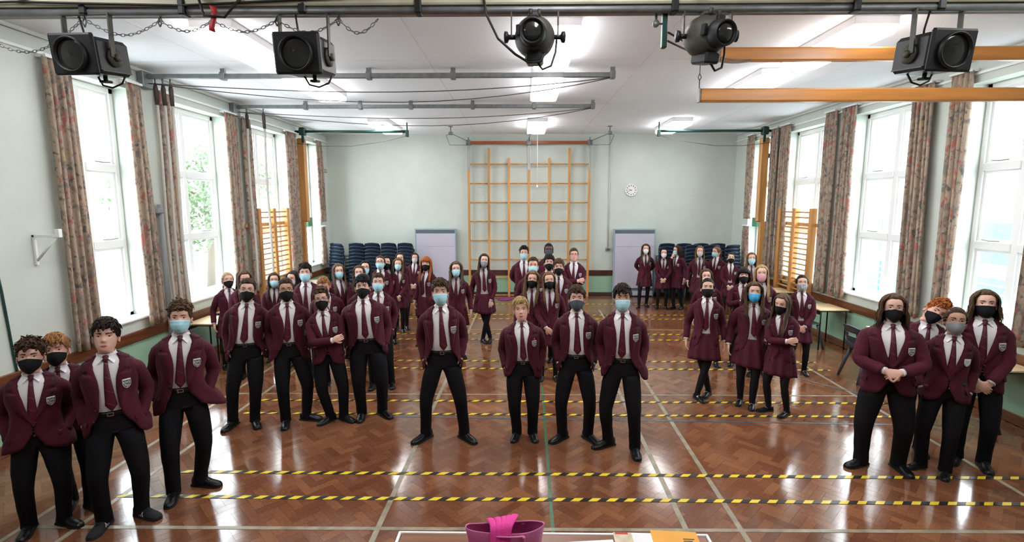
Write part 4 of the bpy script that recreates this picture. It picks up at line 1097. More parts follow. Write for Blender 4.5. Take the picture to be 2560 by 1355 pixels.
# ================================================================== CEILING LIGHTS
M_DIFF = emis('lit_diffuser', (1, .98, .97), 13.0); M_CASE = mat('white_light_casing', (.78, .76, .76), .5)
def ceiling_light(x, y0, y1, lab, w=.44):
    t = empty('ceiling_light', (x, (y0 + y1) / 2, ZC)); hl = (y1 - y0) / 2
    mb = MB(); mb.box(-w / 2, -hl, -.080, w / 2, hl, 0, c=.006); mb.build('casing', M_CASE, t)
    mb = MB(); mb.box(-w / 2 + .004, -hl + .004, -.160, w / 2 - .004, hl - .004, -.079, c=.024); mb.build('diffuser', M_DIFF, t)
    tag(t, lab, 'light', 'lit fluorescent ceiling lights')
for x, nm in ((-3.12, 'left'), (.385, 'middle'), (3.52, 'right')):
    for y0, y1, nr in ((5.38, 6.86, 'nearest visible'), (7.36, 8.84, 'second'), (11.46, 12.94, 'farthest'), (3.20, 4.68, 'added unseen bar-side'), (1.20, 2.68, 'added unseen stage-side')):  # bar-side and stage-side rows are unseen, added to light the people in front
        ceiling_light(x, y0, y1, '%s lit fluorescent ceiling light in the %s row' % (nr, nm))

# ================================================================== CLIMBING FRAME ON THE BACK WALL
def climbing_frame():
    t = empty('climbing_grid', (.24, YB - .13, 0)); xs = [-1.62, -1.08, -.54, 0, .54, 1.08, 1.62]; tops = [3.44, 4.02, 3.76, 3.44, 3.76, 4.02, 3.44]
    for x, zt in zip(xs, tops):
        mb = MB(); mb.box(x - .03, -.035, .0, x + .03, .035, zt, c=.006); mb.build('post', M_PINE, t)
        if zt == 3.44:
            mb = MB(); mb.box(x - .034, -.03, 3.44, x - .012, .03, 4.08); mb.box(x + .012, -.03, 3.44, x + .034, .03, 4.08); mb.box(x - .034, -.02, 3.43, x + .034, .02, 3.52); mb.box(x - .034, -.02, 4.02, x + .034, .02, 4.09); mb.build('steel_channel', mat('pale_steel_channel', (.45, .44, .43), .5, .4), t)
    for z in (.03, .52, 1.03, 1.55, 2.07, 2.58, 3.09, 3.60):
        for a, b in zip(xs[:-1], xs[1:]):
            mb = MB(); mb.cyl((a + .028, 0, z), (b - .028, 0, z), .017, 8); mb.build('rung', M_PINE, t)
    for a, b in ((-1.56, -.04), (.04, 1.56)):
        mb = MB(); mb.box(a, -.03, 4.12, b, .03, 4.20, c=.006); mb.build('top_rail', M_REDW, t)
    for k, x in enumerate((-1.62, 0, 1.62)):
        mb = MB(); mb.box(x - .06, -.05, 4.09, x + .06, .05, 4.23, c=.01); mb.cyl((x, 0, 4.2), (x, 0, 4.30), .015); mb.build('clamp', M_GALV, t)
        xx = x + (-.30, 0, .30)[k]; dy = -1.3
        mb = MB(); mb.cyl((xx, dy, 4.26), (xx, dy, ZC - .0), .012); mb.box(xx - .05, dy - .05, 4.20, xx + .05, dy + .05, 4.27, c=.01); mb.box(xx - .05, dy - .05, ZC - .012, xx + .05, dy + .05, ZC); mb.build('ceiling_anchor', M_GALV, t)
        mb = MB(); mb.tube([(xx, dy, 4.235), ((xx + x) / 2, dy / 2, 4.215), (x, -.04, 4.19)], .007, 6); mb.build('stay_cable', M_CORD, t)
        if k != 1:
            s = -1 if k == 0 else 1
            mb = MB(); mb.tube([(xx, dy, 4.24), (xx + s * .12, dy + .1, 4.20), (xx + s * .10, dy * .6, 4.02), (x + s * .06, -.15, 4.08), (x, -.04, 4.15)], .006, 6); mb.build('pull_cord', M_CORD, t)
    tag(t, 'tall orange wooden climbing frame folded against the back wall', 'climbing frame')
climbing_frame()

# ================================================================== WALL BARS
def wall_bars(X, s, ys, lab):
    t = empty('wall_bars', (X, ys[1], 0))
    for y in ys: mb = MB(); mb.box(s * .03, y - ys[1] - .05, .0, s * .15, y - ys[1] + .05, 2.46, c=.012); mb.build('post', M_PINE, t)
    for z in np.arange(.28, 2.42, .105):
        if abs(z - 2.17) < .06: continue
        for a, b in zip(ys[:-1], ys[1:]): mb = MB(); mb.cyl((s * .10, a - ys[1] + .045, z), (s * .10, b - ys[1] - .045, z), .016, 8); mb.build('rung', M_PINE, t)
    mb = MB(); mb.box(s * .015, ys[0] - ys[1] - .35, 2.10, s * .06, ys[-1] - ys[1] + .20, 2.17, c=.006); mb.build('wall_rail', M_PINE, t)
    tag(t, lab, 'wall bars', 'wooden wall bars in front of the windows')
wall_bars(XL, 1, (10.05, 10.66, 11.28), 'orange wooden wall bars in front of the third left window'); wall_bars(XR, -1, (10.12, 10.74, 11.34), 'orange wooden wall bars in front of the third right window')

# ================================================================== ORANGE POSTS, GREEN BARS, ROPE TRACKS
for X, s, yy, lab in ((XL, 1, 12.16, 'orange wooden post under the green bar on the left wall'), (XR, -1, 12.22, 'orange wooden post under the green bar on the right wall')):
    t = empty('wall_post', (X, yy, 0))
    mb = MB(); mb.box(s * .03, -.05, 2.12, s * .24, .07, 4.06, c=.03); mb.build('broad_board', M_PINE, t)
    mb = MB(); mb.box(s * .02, -.05, .05, s * .15, .05, 2.14, c=.01); mb.build('narrow_board', M_PINE, t)
    mb = MB(); mb.box(s * .0, -.06, 3.6, s * .05, .08, 3.7); mb.box(0, -.06, .5, s * .05, .06, .6); mb.build('wall_plate', M_GREEN, t); tag(t, lab, 'post')
for s, x0, x1, lab in ((1, XL + .04, -2.61, 'dark green steel bar under the ceiling, far left'), (-1, XR - .04, 3.18, 'dark green steel bar under the ceiling, far right')):
    t = empty('ceiling_bar', (x0, 12.1, 4.2)); d = x1 - x0
    mb = MB(); mb.cyl((0, 0, 0), (d, 0, 0), .032, 12); mb.build('tube', M_GREEN, t)
    mb = MB(); mb.cyl((d, 0, -.10), (d, 0, ZC - 4.2), .016, 10); mb.box(d - .035, -.04, -.12, d + .035, .04, .03, c=.008); mb.build('hanger', M_GREEN, t)
    mb = MB(); mb.box(s * .10, -.07, -.09, s * .24, .07, .09, c=.02); mb.cyl((s * .17, 0, -.25), (s * .17, 0, .1), .03); mb.build('pivot', M_GREEN, t)
    mb = MB(); mb.tube([(d - s * .02, 0, -.1), (d * .8, 0, -.22), (d * .5, 0, -.33), (d * .25, 0, -.33), (0, 0, -.26)], .006, 6); mb.build('sagging_cord', M_CORD, t)
    tag(t, lab, 'bar', 'green steel bars under the ceiling')
def rope_track(y, x1, hang, lab):
    t = empty('rope_track', (XL, y, 4.30)); d = x1 - XL
    mb = MB(); mb.box(0, -.03, -.03, d, .03, .03, c=.006); mb.build('track', M_GALV, t)
    for hx in hang:
        mb = MB(); q = hx - XL; mb.box(q - .035, -.05, -.05, q + .035, .05, .05, c=.008); mb.box(q - .03, -.02, .04, q + .03, .02, .10); mb.build('hanger', M_GALV, t)
    for k, (zo, sg) in enumerate(((-.03, .16), (-.03, .30))):
        xs = np.linspace(0, 1, 14); mb = MB(); mb.tube(np.stack([d * (1 - xs) + .1 * xs, .12 * np.sin(xs * pi) * (k + 1), zo - sg * np.sin(xs * pi) ** .9 * (1 - .35 * xs) - .06 * xs], -1), .007, 6); mb.build('draw_cord', M_CORD, t)
    mb = MB(); mb.box(-.0, -.10, -.16, .10, .10, .06, c=.01); mb.build('wall_pulley', M_GALV, t)
    tag(t, lab, 'track', 'grey climbing rope tracks')
rope_track(7.30, 1.28, (-4.1, -2.08, -.92, 1.26), 'nearer grey climbing rope track across the ceiling'); rope_track(9.56, 1.33, (-3.9, -2.9, -1.98, -.86, .25, 1.31), 'farther grey climbing rope track across the ceiling')
def rope(x, y, z0, lab, z1=4.26, sway=0.0):
    t = empty('climbing_rope', (x, y, 0)); zz = np.linspace(z1 - .32, z0, 16); mb = MB()
    mb.tube(np.stack([.012 * np.sin(zz * 2.1 + y * 7) + sway * (z1 - zz), .015 * np.sin(zz * 1.6 + x * 5), zz], -1), .021, 10); mb.build('rope', M_ROPE, t)
    mb = MB(); mb.tube([(0, 0, z1 - .05), (0, 0, z1 - .12), (.004, 0, z1 - .34)], [.016, .030, .026], 10); mb.build('leather_sleeve', M_LEATH, t)
    mb = MB(); mb.cyl((0, 0, z1 - .06), (0, 0, z1 + .02), .012); mb.build('shackle', M_GALV, t); tag(t, lab, 'rope', 'climbing ropes gathered at the left wall')
rope(-5.06, 7.30, .75, 'pale climbing rope nearest the wall under the nearer track'); rope(-4.98, 7.34, .80, 'pale climbing rope in the middle under the nearer track'); rope(-4.90, 7.38, .85, 'pale climbing rope farthest from the wall under the nearer track')
rope(-5.00, 9.58, .9, 'pale climbing rope close to the wall under the farther track'); rope(-4.70, 9.60, 1.0, 'pale climbing rope hanging alone in front of the third left window')
mb = MB(); mb.cyl((XL + .06, 7.36, 0), (XL + .06, 7.36, 2.55), .035, 12); mb.box(XL, 7.28, 2.42, XL + .10, 7.44, 2.50, c=.01); o = mb.build('wall_pipe', mat('grey_pipe_paint', (.30, .31, .31), .5)); tag(o, 'grey vertical pipe on the left wall behind the ropes', 'pipe')

# ================================================================== WOODEN BOOMS AT UPPER RIGHT
def boom(z, x0, lab):
    t = empty('gym_boom', (x0, 5.5, z)); d = XR - x0 - .02; mb = MB(); mb.box(0, -.035, -.067, d, .035, .067, c=.016); mb.build('beam', M_BEAMW, t)
    mb = MB(); mb.box(-.012, -.037, -.069, .004, .037, .069, c=.003); mb.build('end_plate', M_GALV, t); tag(t, lab, 'beam', 'wooden booms at upper right'); return t
b1 = boom(3.665, 1.845, 'lower of the two orange wooden booms at upper right'); boom(4.065, 2.02, 'upper of the two orange wooden booms at upper right')
mb = MB(); mb.cyl((-.004, 0, .0), (-.004, 0, .15), .006); mb.tube([(-.004, 0, .15), (.012, 0, .18), (-.004, 0, .22), (-.02, 0, .18), (-.004, 0, .15)], .005, 6); mb.cyl((-.004, 0, .22), (-.004, 0, ZC - 3.665), .004); mb.build('suspension_cord', M_CORD, b1)

# ================================================================== LIGHTING BAR AND STAGE LAMPS
YR = 3.2
def lighting_bar():
    t = empty('lighting_bar', (0, YR, 3.71))
    mb = MB(); mb.box(-4.6, -.03, .012, 4.6, .09, .24, c=.01); mb.build('cream_plank', M_CREAM, t)
    mb = MB(); mb.cyl((-4.6, .0, -.012), (4.6, .0, -.012), .022, 14); mb.build('steel_tube', M_GALV, t)
    mb = MB(); mb.box(-4.6, .03, -.022, 4.6, .08, .012, c=.006); mb.build('grey_batten', mat('grey_batten_paint', (.34, .32, .31), .6, var=.15, vscale=9), t)
    for x in (-3.3, -2.0, -.6, .9, 1.95, 3.2):
        mb = MB(); mb.box(x - .02, -.045, -.04, x + .02, .03, .05, c=.008); mb.cyl((x, .03, .03), (x, .03, ZC - 3.71), .010); mb.build('bar_clamp', M_BLKMET, t)
    mb = MB(); mb.tube([(-4.4, -.04, .01), (-3.0, -.045, .035), (-2.0, -.04, .01), (-1.0, -.04, .05), (-.3, -.04, .07), (.3, -.04, .09)], .007, 6); mb.build('mains_cable', M_CABLE, t)
    for x, hh in ((-2.95, .10), (-1.87, .09), (1.0, .10), (1.85, .08)):
        mb = MB(); mb.box(x - .035, -.11, -.045 + hh, x + .035, -.03, .06 + hh, c=.02); mb.build('plug_socket', M_BLKMET, t)
    mb = MB(); mb.tube([(-1.88, -.06, .05), (-1.84, -.08, -.06), (-1.72, -.08, -.07), (-1.66, -.05, .02), (-1.62, -.02, .08)], .008, 6); mb.build('socket_cable', M_CABLE, t)
    tag(t, 'cream and grey lighting bar across the top of the photograph', 'bar')
lighting_bar()
def yoke(mb, w, top, th=.018):
    mb.box(-w, -.016, 0, -w + th * .45, .016, top); mb.box(w - th * .45, -.016, 0, w, .016, top); mb.box(-w, -.016, top - .012, w, .016, top, c=.004)
def box_spot(x, lab, yaw=0.0, pitch=.12, zc=3.44):
    t = empty('stage_spotlight', (x, YR, zc)); t.rotation_euler = (0, 0, yaw); tp = 3.69 - zc
    hd = empty('lamp_head', (0, 0, 0)); hd.parent = t; hd.rotation_euler = (pitch, 0, 0)
    mb = MB(); mb.box(-.125, -.10, -.10, .125, .17, .105, c=.022); mb.build('lamp_housing', M_BLKMET, hd)
    mb = MB(); mb.box(-.138, -.125, -.112, .138, -.095, .118, c=.012); mb.build('front_plate', M_BLKMET, hd)
    mb = MB(); a = [(.098, -.125), (.098, -.150), (.088, -.150), (.085, -.128)]; an = np.linspace(0, 2 * pi, 28, endpoint=False)
    mb.loft(np.array([[(r * math.cos(q), y, r * math.sin(q)) for q in an] for r, y in a]), True); mb.build('lens_ring', M_BLKMET, hd)
    mb = MB(); rr = [(.087, -.127), (.075, -.134), (.060, -.131), (.045, -.138), (.030, -.135), (.015, -.141), (.001, -.141)]
    mb.loft(np.array([[(r * math.cos(q), y, r * math.sin(q)) for q in an] for r, y in rr]), True); mb.build('fresnel_lens', mat('dark_lens_glass', (.02, .02, .019), .12, .0, spec=.7), hd)
    for s in (-1, 1): mb = MB(); mb.cyl((s * .124, .03, .0), (s * .140, .03, 0), .055, 20); mb.cyl((s * .138, .03, 0), (s * .160, .03, 0), .022, 12); mb.build('side_knob', M_GREYMET, hd)
    mb = MB(); mb.box(.124, -.07, -.085, .128, .15, -.078); mb.box(-.128, -.07, -.085, -.124, .15, -.078); mb.build('vent_slot', M_GREYMET, hd)
    mb = MB(); mb.cyl((.02, .06, -.098), (.02, .06, -.135), .012); mb.box(-.005, .03, -.14, .045, .09, -.125, c=.006); mb.build('focus_knob', M_BLKMET, hd)
    mb = MB(); mb.tube([(-.06, .10, -.10), (-.03, .09, -.15), (.03, .09, -.165), (.09, .10, -.14), (.115, .11, -.09)], .006, 6); mb.build('lamp_cable', M_CABLE, hd)
    mb = MB(); yoke(mb, .150, tp); mb.build('yoke', M_GREYMET, t)
    mb = MB(); mb.tube([(-.05, .0, tp), (-.05, .03, tp * .6), (-.045, .04, .10)], .006, 6); mb.build('safety_wire', M_CABLE, t)
    mb = MB(); mb.box(-.025, -.03, tp - .01, .025, .03, tp + .055, c=.008); mb.build('hook_clamp', M_BLKMET, t)
    tag(t, lab, 'stage light', 'stage lights hung from the bar')
box_spot(-2.60, 'black box spotlight at far left of the lighting bar', -.05); box_spot(-1.29, 'black box spotlight second from left on the lighting bar', -.02); box_spot(2.44, 'black box spotlight at far right of the lighting bar', .10)
def ball_spot(x, lab, yaw, pitch, zc=3.545):
    t = empty('stage_spotlight', (x, YR, zc)); tp = 3.69 - zc; an = np.linspace(0, 2 * pi, 30, endpoint=False)
    hd = empty('lamp_head', (0, 0, 0)); hd.parent = t; hd.rotation_euler = (pitch, 0, yaw)
    def lathe(pr, m, name):
        q = MB(); q.loft(np.array([[(r * math.cos(k), y, r * math.sin(k)) for k in an] for y, r in pr]), True, True, True); q.build(name, m, hd)
    lathe([(.145, .02), (.135, .055), (.105, .092), (.06, .114), (.01, .120), (-.04, .112), (-.085, .090), (-.11, .076)], M_GREYMET, 'round_housing')
    lathe([(-.10, .078), (-.13, .075), (-.185, .070), (-.19, .064), (-.175, .060)], M_BLKMET, 'snout')
    lathe([(-.17, .060), (-.182, .045), (-.188, .022), (-.189, .002)], mat('dark_lens_glass', (.02, .02, .019), .1, 0, spec=.7), 'lens')
    mb = MB(); mb.box(-.05, -.10, -.155, .05, .06, -.095, c=.012); mb.build('lamp_base', M_BLKMET, hd)
    mb = MB(); mb.box(-.04, -.02, .108, .04, .06, .135, c=.012); mb.cyl((-.02, -.04, .11), (-.02, -.04, .145), .012); mb.cyl((.03, -.05, .10), (.03, -.05, .14), .010); mb.build('vent_cap', M_GREYMET, hd)
    mb = MB(); mb.box(-.10, -.115, -.012, -.075, -.08, .05, c=.005); mb.box(-.02, -.12, .07, .03, -.09, .10, c=.006); mb.build('shutter_lever', M_BLKMET, hd)
    for s in (-1, 1): mb = MB(); mb.cyl((s * .115, .0, .0), (s * .165, 0, 0), .014, 10); mb.tube([(s * .15, 0, .0), (s * .16, 0, 0), (s * .178, 0, 0), (s * .183, 0, 0)], [.010, .032, .034, .02], 12); mb.build('tilt_knob', M_BLKMET, t)
    mb = MB(); mb.tube([(.02, -.05, -.15), (.05, -.06, -.19), (.10, -.05, -.17), (.125, -.02, -.09), (.13, 0, -.02)], .007, 6); mb.build('lamp_cable', M_CABLE, hd)
    mb = MB(); yoke(mb, .142, tp + .02); mb.build('yoke', M_GREYMET, t); tag(t, lab, 'stage light', 'stage lights hung from the bar')
ball_spot(.085, 'round dark spotlight over the middle of the hall', -.10, .10); ball_spot(1.10, 'round dark spotlight left of the wooden booms', .28, .18)
mb = MB(); mb.tube([(-.22, 3.16, 3.80), (-.20, 3.15, 3.66), (-.13, 3.14, 3.52), (-.03, 3.13, 3.43), (.05, 3.12, 3.38), (.12, 3.11, 3.385), (.145, 3.11, 3.43)], .0075, 8); o = mb.build('hanging_cable', M_CABLE); tag(o, 'black cable looping down to the middle round spotlight', 'cable')
# chain festoon along the bar
def chain():
    t = empty('chain_festoon', (0, YR + .02, 3.65)); pts = []
    for a, b, sg in ((-3.35, -2.66, .17), (-2.60, -2.18, .075), (-2.16, -1.86, .055), (-1.84, -1.47, .06), (-1.45, -1.10, .065), (-1.08, -.86, .07)):
        n = int((b - a) / .024) + 1; link = MB()
        for k, u in enumerate(np.linspace(0, 1, n)):
            x = a + (b - a) * u; z = -sg * math.sin(u * pi); dz = -sg * pi * math.cos(u * pi) / (b - a); L_ = math.hypot(1, dz); d = np.array([1 / L_, 0, dz / L_]); nn = np.array([0, 1.0, 0]) if k % 2 else np.array([-d[2], 0, d[0]])
            q = np.linspace(0, 2 * pi, 9); link.tube([np.array([x, 0, z]) + d * .016 * math.cos(w) + nn * .008 * math.sin(w) for w in q], .0026, 4, False)
        c = link.build('chain_length', M_GALV, t); c['kind'] = 'stuff'
    for x in (-2.63, -2.17, -1.85, -1.46, -1.09): mb = MB(); mb.tube([(x, 0, .05), (x + .012, 0, .0), (x, 0, -.03), (x - .012, 0, 0), (x, 0, .02)], .005, 6); mb.build('hook', M_GALV, t)
    tag(t, 'thin steel chain hung in loops from the lighting bar', 'chain')
chain()
mb = MB(); mb.loft(np.array([[(-1.81 + .012 * math.sin(k), 3.13 - .004, 3.71 - k * .028), (-1.785 + .012 * math.sin(k + .6), 3.13, 3.70 - k * .028), (-1.78 + .012 * math.sin(k + .6), 3.136, 3.70 - k * .028), (-1.80 + .012 * math.sin(k), 3.134, 3.71 - k * .028)] for k in range(6)]), True, True, True); o = mb.build('ribbon', mat('red_ribbon_cloth', (.50, .012, .02), .5)); tag(o, 'short red ribbon tied to the lighting bar', 'ribbon')
t = empty('pulley_block', (.86, YR + .12, 3.60)); mb = MB(); mb.box(-.015, -.10, -.11, .015, -.06, .12, c=.005); mb.build('plate', M_GREEN, t); mb = MB(); mb.cyl((-.05, -.09, .03), (-.05, -.07, .03), .02, 12); mb.cyl((-.05, -.08, .02), (-.05, -.08, .13), .008); mb.cyl((-.06, -.08, .03), (0, -.08, .03), .006); mb.build('wheel', M_GALV, t); tag(t, 'small green pulley block left of the right round spotlight', 'pulley')
for k, (za, zb_, xa) in enumerate(((3.60, 4.02, .90), (3.55, 4.0, .90))):
    mb = MB(); u = np.linspace(0, 1, 10); mb.tube(np.stack([xa + (2.35 - xa) * u, 3.3 + 2.2 * u, za + (zb_ - za) * u - .06 * np.sin(u * pi)], -1), .006, 6); o = mb.build('boom_cord', M_CORD); tag(o, '%s of the two grey cords running back to the wooden booms' % ('upper', 'lower')[k], 'cord')

# ================================================================== BACK WALL FITTINGS
t = empty('wall_clock', (3.01, YB, 2.91)); an = np.linspace(0, 2 * pi, 36, endpoint=False); M_CLK = mat('white_clock_plastic', (.82, .82, .83), .4); M_CLKF = mat('clock_face', (.86, .86, .85), .5)
mb = MB(); mb.loft(np.array([[(r * math.cos(a), y, r * math.sin(a)) for a in an] for r, y in ((.165, 0), (.168, -.03), (.160, -.045), (.148, -.045), (.146, -.03))]), True); mb.build('rim', M_CLK, t)
mb = MB(); mb.add([(.147 * math.cos(a), -.031, .147 * math.sin(a)) for a in an], [tuple(range(36))], 0, False); mb.build('dial', M_CLKF, t)
M_INK = mat('clock_ink', (.01, .01, .012), .5)
for k in range(12): a = k * pi / 6; mb = MB(); p, q = np.array([math.sin(a), 0, math.cos(a)]), np.array([math.cos(a), 0, -math.sin(a)]); c = p * .118 + np.array([0, -.034, 0]); wv, hv = .009, .017; v = [c + p * i * hv + q * j * wv for i, j in ((-1, -1), (-1, 1), (1, 1), (1, -1))]; mb.add(v, [(0, 1, 2, 3)], 0, False); mb.build('hour_mark', M_INK, t)
for nm, a, L_, w_ in (('hour_hand', math.radians(-70), .075, .007), ('minute_hand', math.radians(-112), .110, .005)):
    p, q = np.array([math.sin(a), 0, math.cos(a)]), np.array([math.cos(a), 0, -math.sin(a)]); o_ = np.array([0, -.038, 0]); mb = MB(); mb.add([o_ - p * .02 - q * w_, o_ - p * .02 + q * w_, o_ + p * L_ + q * w_ * .6, o_ + p * L_ - q * w_ * .6], [(0, 1, 2, 3)], 0, False); mb.build(nm, M_INK, t)
tag(t, 'round white wall clock right of the climbing frame', 'clock')
def panel_board(x, lab):
    t = empty('folded_table', (x, YB - .12, 0)); M_L = mat('lavender_grey_laminate', (.52, .50, .60), .45, var=.03, vscale=3); M_S = mat('slate_strip', (.10, .13, .16), .5); M_F = mat('blue_grey_frame', (.30, .42, .47), .5)
    for (z0, z1) in ((.24, 1.38), (1.384, 1.74), (.03, .17)): mb = MB(); mb.box(-.535, -.03, z0, .535, .02, z1, c=.004); mb.build('laminate_panel', M_L, t)
    for (z0, z1) in ((1.745, 1.83), (.175, .235)): mb = MB(); mb.box(-.535, -.032, z0, .535, .02, z1); mb.build('dark_strip', M_S, t)
    for s in (-1, 1): mb = MB(); mb.box(s * .535, -.04, 0, s * .56, .05, 1.86, c=.006); mb.build('frame_upright', M_F, t)
    mb = MB(); mb.box(-.56, -.04, 1.835, .56, .05, 1.87, c=.006); mb.build('frame_top', M_F, t)
    tag(t, lab, 'folded table', 'folded lavender tables at the back wall')
panel_board(-2.31, 'folded lavender-grey table stood on end left of the climbing frame'); panel_board(3.12, 'folded lavender-grey table stood on end right of the climbing frame')
t = empty('switch_box', (2.42, YB, 1.30)); mb = MB(); mb.box(-.06, -.05, -.04, .06, 0, .04, c=.008); mb.build('box_body', mat('grey_switch', (.18, .18, .18), .5), t); mb = MB(); mb.cyl((0, -.02, .03), (0, -.02, 3.05), .012, 8); mb.build('conduit', M_WALL, t); mb = MB(); mb.box(-.02, -.058, -.015, .02, -.05, .015); mb.build('rocker', M_INK, t); tag(t, 'grey switch box on a conduit beside the right folded table', 'switch')
t = empty('wall_switch', (-2.97, YB, 1.26)); mb = MB(); mb.box(-.04, -.02, -.04, .04, 0, .04, c=.006); mb.build('plate', M_INK, t); mb = MB(); mb.box(-.02, -.028, -.02, .02, -.02, .02); mb.build('rocker', M_WFRAME, t); tag(t, 'small dark switch on the back wall beside the left folded table', 'switch')
t = empty('wall_plaque', (XL, 13.85, 3.42)); mb = MB(); mb.box(0, -.16, -.045, .03, .16, .045, c=.006); mb.build('board', mat('dull_wood', (.30, .25, .17), .6), t); mb = MB(); mb.box(.03, -.12, -.02, .034, .12, .02); mb.build('inset', mat('pale_inset', (.45, .42, .35), .6), t); tag(t, 'small wooden plaque high on the wall in the far left corner', 'plaque')
mb = MB(); mb.cyl((.44, 13.30, 3.0), (.44, 13.30, 4.31), .004, 6); mb.tube([(.44, 13.30, 3.02), (.44, 13.30, 3.0), (.44, 13.30, 2.96), (.44, 13.3, 2.95)], [.008, .022, .022, .008], 10); o = mb.build('pull_cord', M_WFRAME); tag(o, 'white light pull cord hanging before the climbing frame', 'cord')
# triangular bracket on the left wall
t = empty('wall_bracket', (XL, 5.58, 2.2)); mb = MB(); mb.box(0, -.16, -.30, .03, -.13, .03, c=.004); mb.build('upright', M_WFRAME, t)
mb = MB(); mb.box(.0, -.16, .0, .30, -.13, .03, c=.004); mb.build('arm', M_WFRAME, t); mb = MB(); mb.tube([(.015, -.145, -.26), (.27, -.145, .01)], .014, 6); mb.build('diagonal', M_WFRAME, t); mb = MB(); mb.box(.26, -.165, .0, .31, -.12, .09, c=.004); mb.build('end_block', M_WFRAME, t); tag(t, 'white triangular shelf bracket on the left wall', 'bracket')
mb = MB(); mb.tube([(XL + .015, 4.96, 2.3), (XL + .015, 5.02, 1.68), (XL + .015, 5.06, .95), (XL + .015, 5.08, .70)], .012, 6); o = mb.build('wall_cable', M_GREEN); tag(o, 'thin dark green cable down the left wall', 'cable')
t = empty('floor_hoop', (-.40, 13.55, 0)); mb = MB(); q = np.linspace(0, 2 * pi, 25); mb.tube(np.stack([.19 * np.cos(q), .19 * np.sin(q), np.full(25, .013)], -1), .013, 8, False); mb.build('ring', mat('purple_plastic', (.22, .03, .16), .4), t); mb = MB(); mb.loft(np.array([[(r * math.cos(a), r * math.sin(a), z) for a in an] for r, z in ((.178, .004), (.15, .012), (.10, .02), (.01, .022))]), True, False, True); mb.build('cloth_disc', mat('purple_cloth', (.20, .03, .13), .8), t); tag(t, 'flat purple disc lying on the floor below the climbing frame', 'disc')

# ================================================================== CHAIRS
M_NAVY = mat('navy_polypropylene', (.020, .036, .068), .38, var=.12, vscale=8, bump=.08, bscale=150)
M_NAVYL = mat('slate_blue_chair_leg', (.045, .065, .085), .4)
def chair_meshes():
    mb = MB(); n = 15; u = np.linspace(-1, 1, n); rows = []
    prof = [(-.20, .435, .165), (-.205, .45, .19), (-.16, .455, .205), (-.05, .44, .21), (.08, .43, .205), (.15, .44, .20), (.19, .49, .20), (.215, .56, .205)]
    for y, z, w in prof: rows.append(np.stack([u * w, y - .012 * u * u * (z > .5), z + .012 * u * u], -1))
    mb.loft(np.array(rows), False)
    def bk(z, cut=None):
        y = .215 + (z - .56) * .24; w = np.interp(z, (.56, .66, .80, .82), (.205, .215, .20, .185)); return np.stack([u * w, y - .045 * u * u + (.022 if z > .80 else (.010 if z > .77 else 0)), np.full(n, z) + (.0 if z < .78 else -.025) * u * u], -1)
    mb.loft(np.array([bk(z) for z in (.56, .60, .64, .655)]), False)
    lo, hi = bk(.655), bk(.71)
    for a, b in ((0, 4), (n - 5, n - 1)):
        mb.loft(np.array([lo[a:b + 1], hi[a:b + 1]]), False)
    mb.loft(np.array([bk(z) for z in (.71, .745, .78, .81, .825)]), False)
    sh = mb.build('shell', M_NAVY, link=False)
    lg = []
    for sx in (-1, 1):
        for fy, by in ((-.15, -.24), (.13, .25)):
            q = MB(); q.loft(tube_rings([(sx * .165, fy, .435), (sx * .20, (fy + by) / 2, .22), (sx * .225, by, .0)], np.array([(.022, .030), (.020, .026), (.016, .020)]), 8), True, True, True); lg.append(q.build('leg', M_NAVYL, link=False))
    return sh, lg
SHELL, LEGS = chair_meshes()
def chair(x, y, z, rz, label, group):
    t = empty('plastic_chair', (x, y, z), rz); o = link_mesh('shell', SHELL, t); md = o.modifiers.new('thickness', 'SOLIDIFY'); md.thickness = .007
    for l in LEGS: link_mesh('leg', l, t)
    tag(t, label, 'chair', group); return t
def stack(x, y, rz, n, where):
    ord_ = ['lowest', 'second', 'third', 'fourth', 'fifth', 'sixth', 'seventh', 'eighth', 'ninth', 'tenth']
    for k in range(n):
        d = .012 * k; nm = 'top' if k == n - 1 else ord_[k]
        chair(x + math.sin(rz) * d, y - math.cos(rz) * d, k * .088, rz, '%s navy plastic chair of %s' % (nm, where), 'stacked navy chairs along the back wall')
for x, y, rz, w in ((-4.80, 13.55, pi - .35, 'the leftmost stack in the far left corner'), (-4.33, 13.60, pi, 'the second stack from the left wall'), (-3.92, 13.62, pi, 'the third stack from the left wall'), (-3.48, 13.62, pi, 'the fourth stack from the left wall'), (-3.04, 13.62, pi, 'the stack beside the left folded table')): stack(x, y, rz, 9, w)
for x, y, rz, w in ((3.86, 13.60, pi, 'the stack beside the right folded table'), (4.30, 13.60, pi, 'the second stack right of the right folded table'), (4.40, 13.10, pi - .05, 'the front stack behind the person raising a hand'), (4.74, 13.60, pi, 'the third back stack right of the folded table'), (4.84, 13.10, pi, 'the front stack behind the person turned left'), (5.18, 13.60, pi, 'the fourth back stack right of the folded table'), (5.36, 13.15, pi + .25, 'the front stack in the far right corner')): stack(x, y, rz, 9, w)

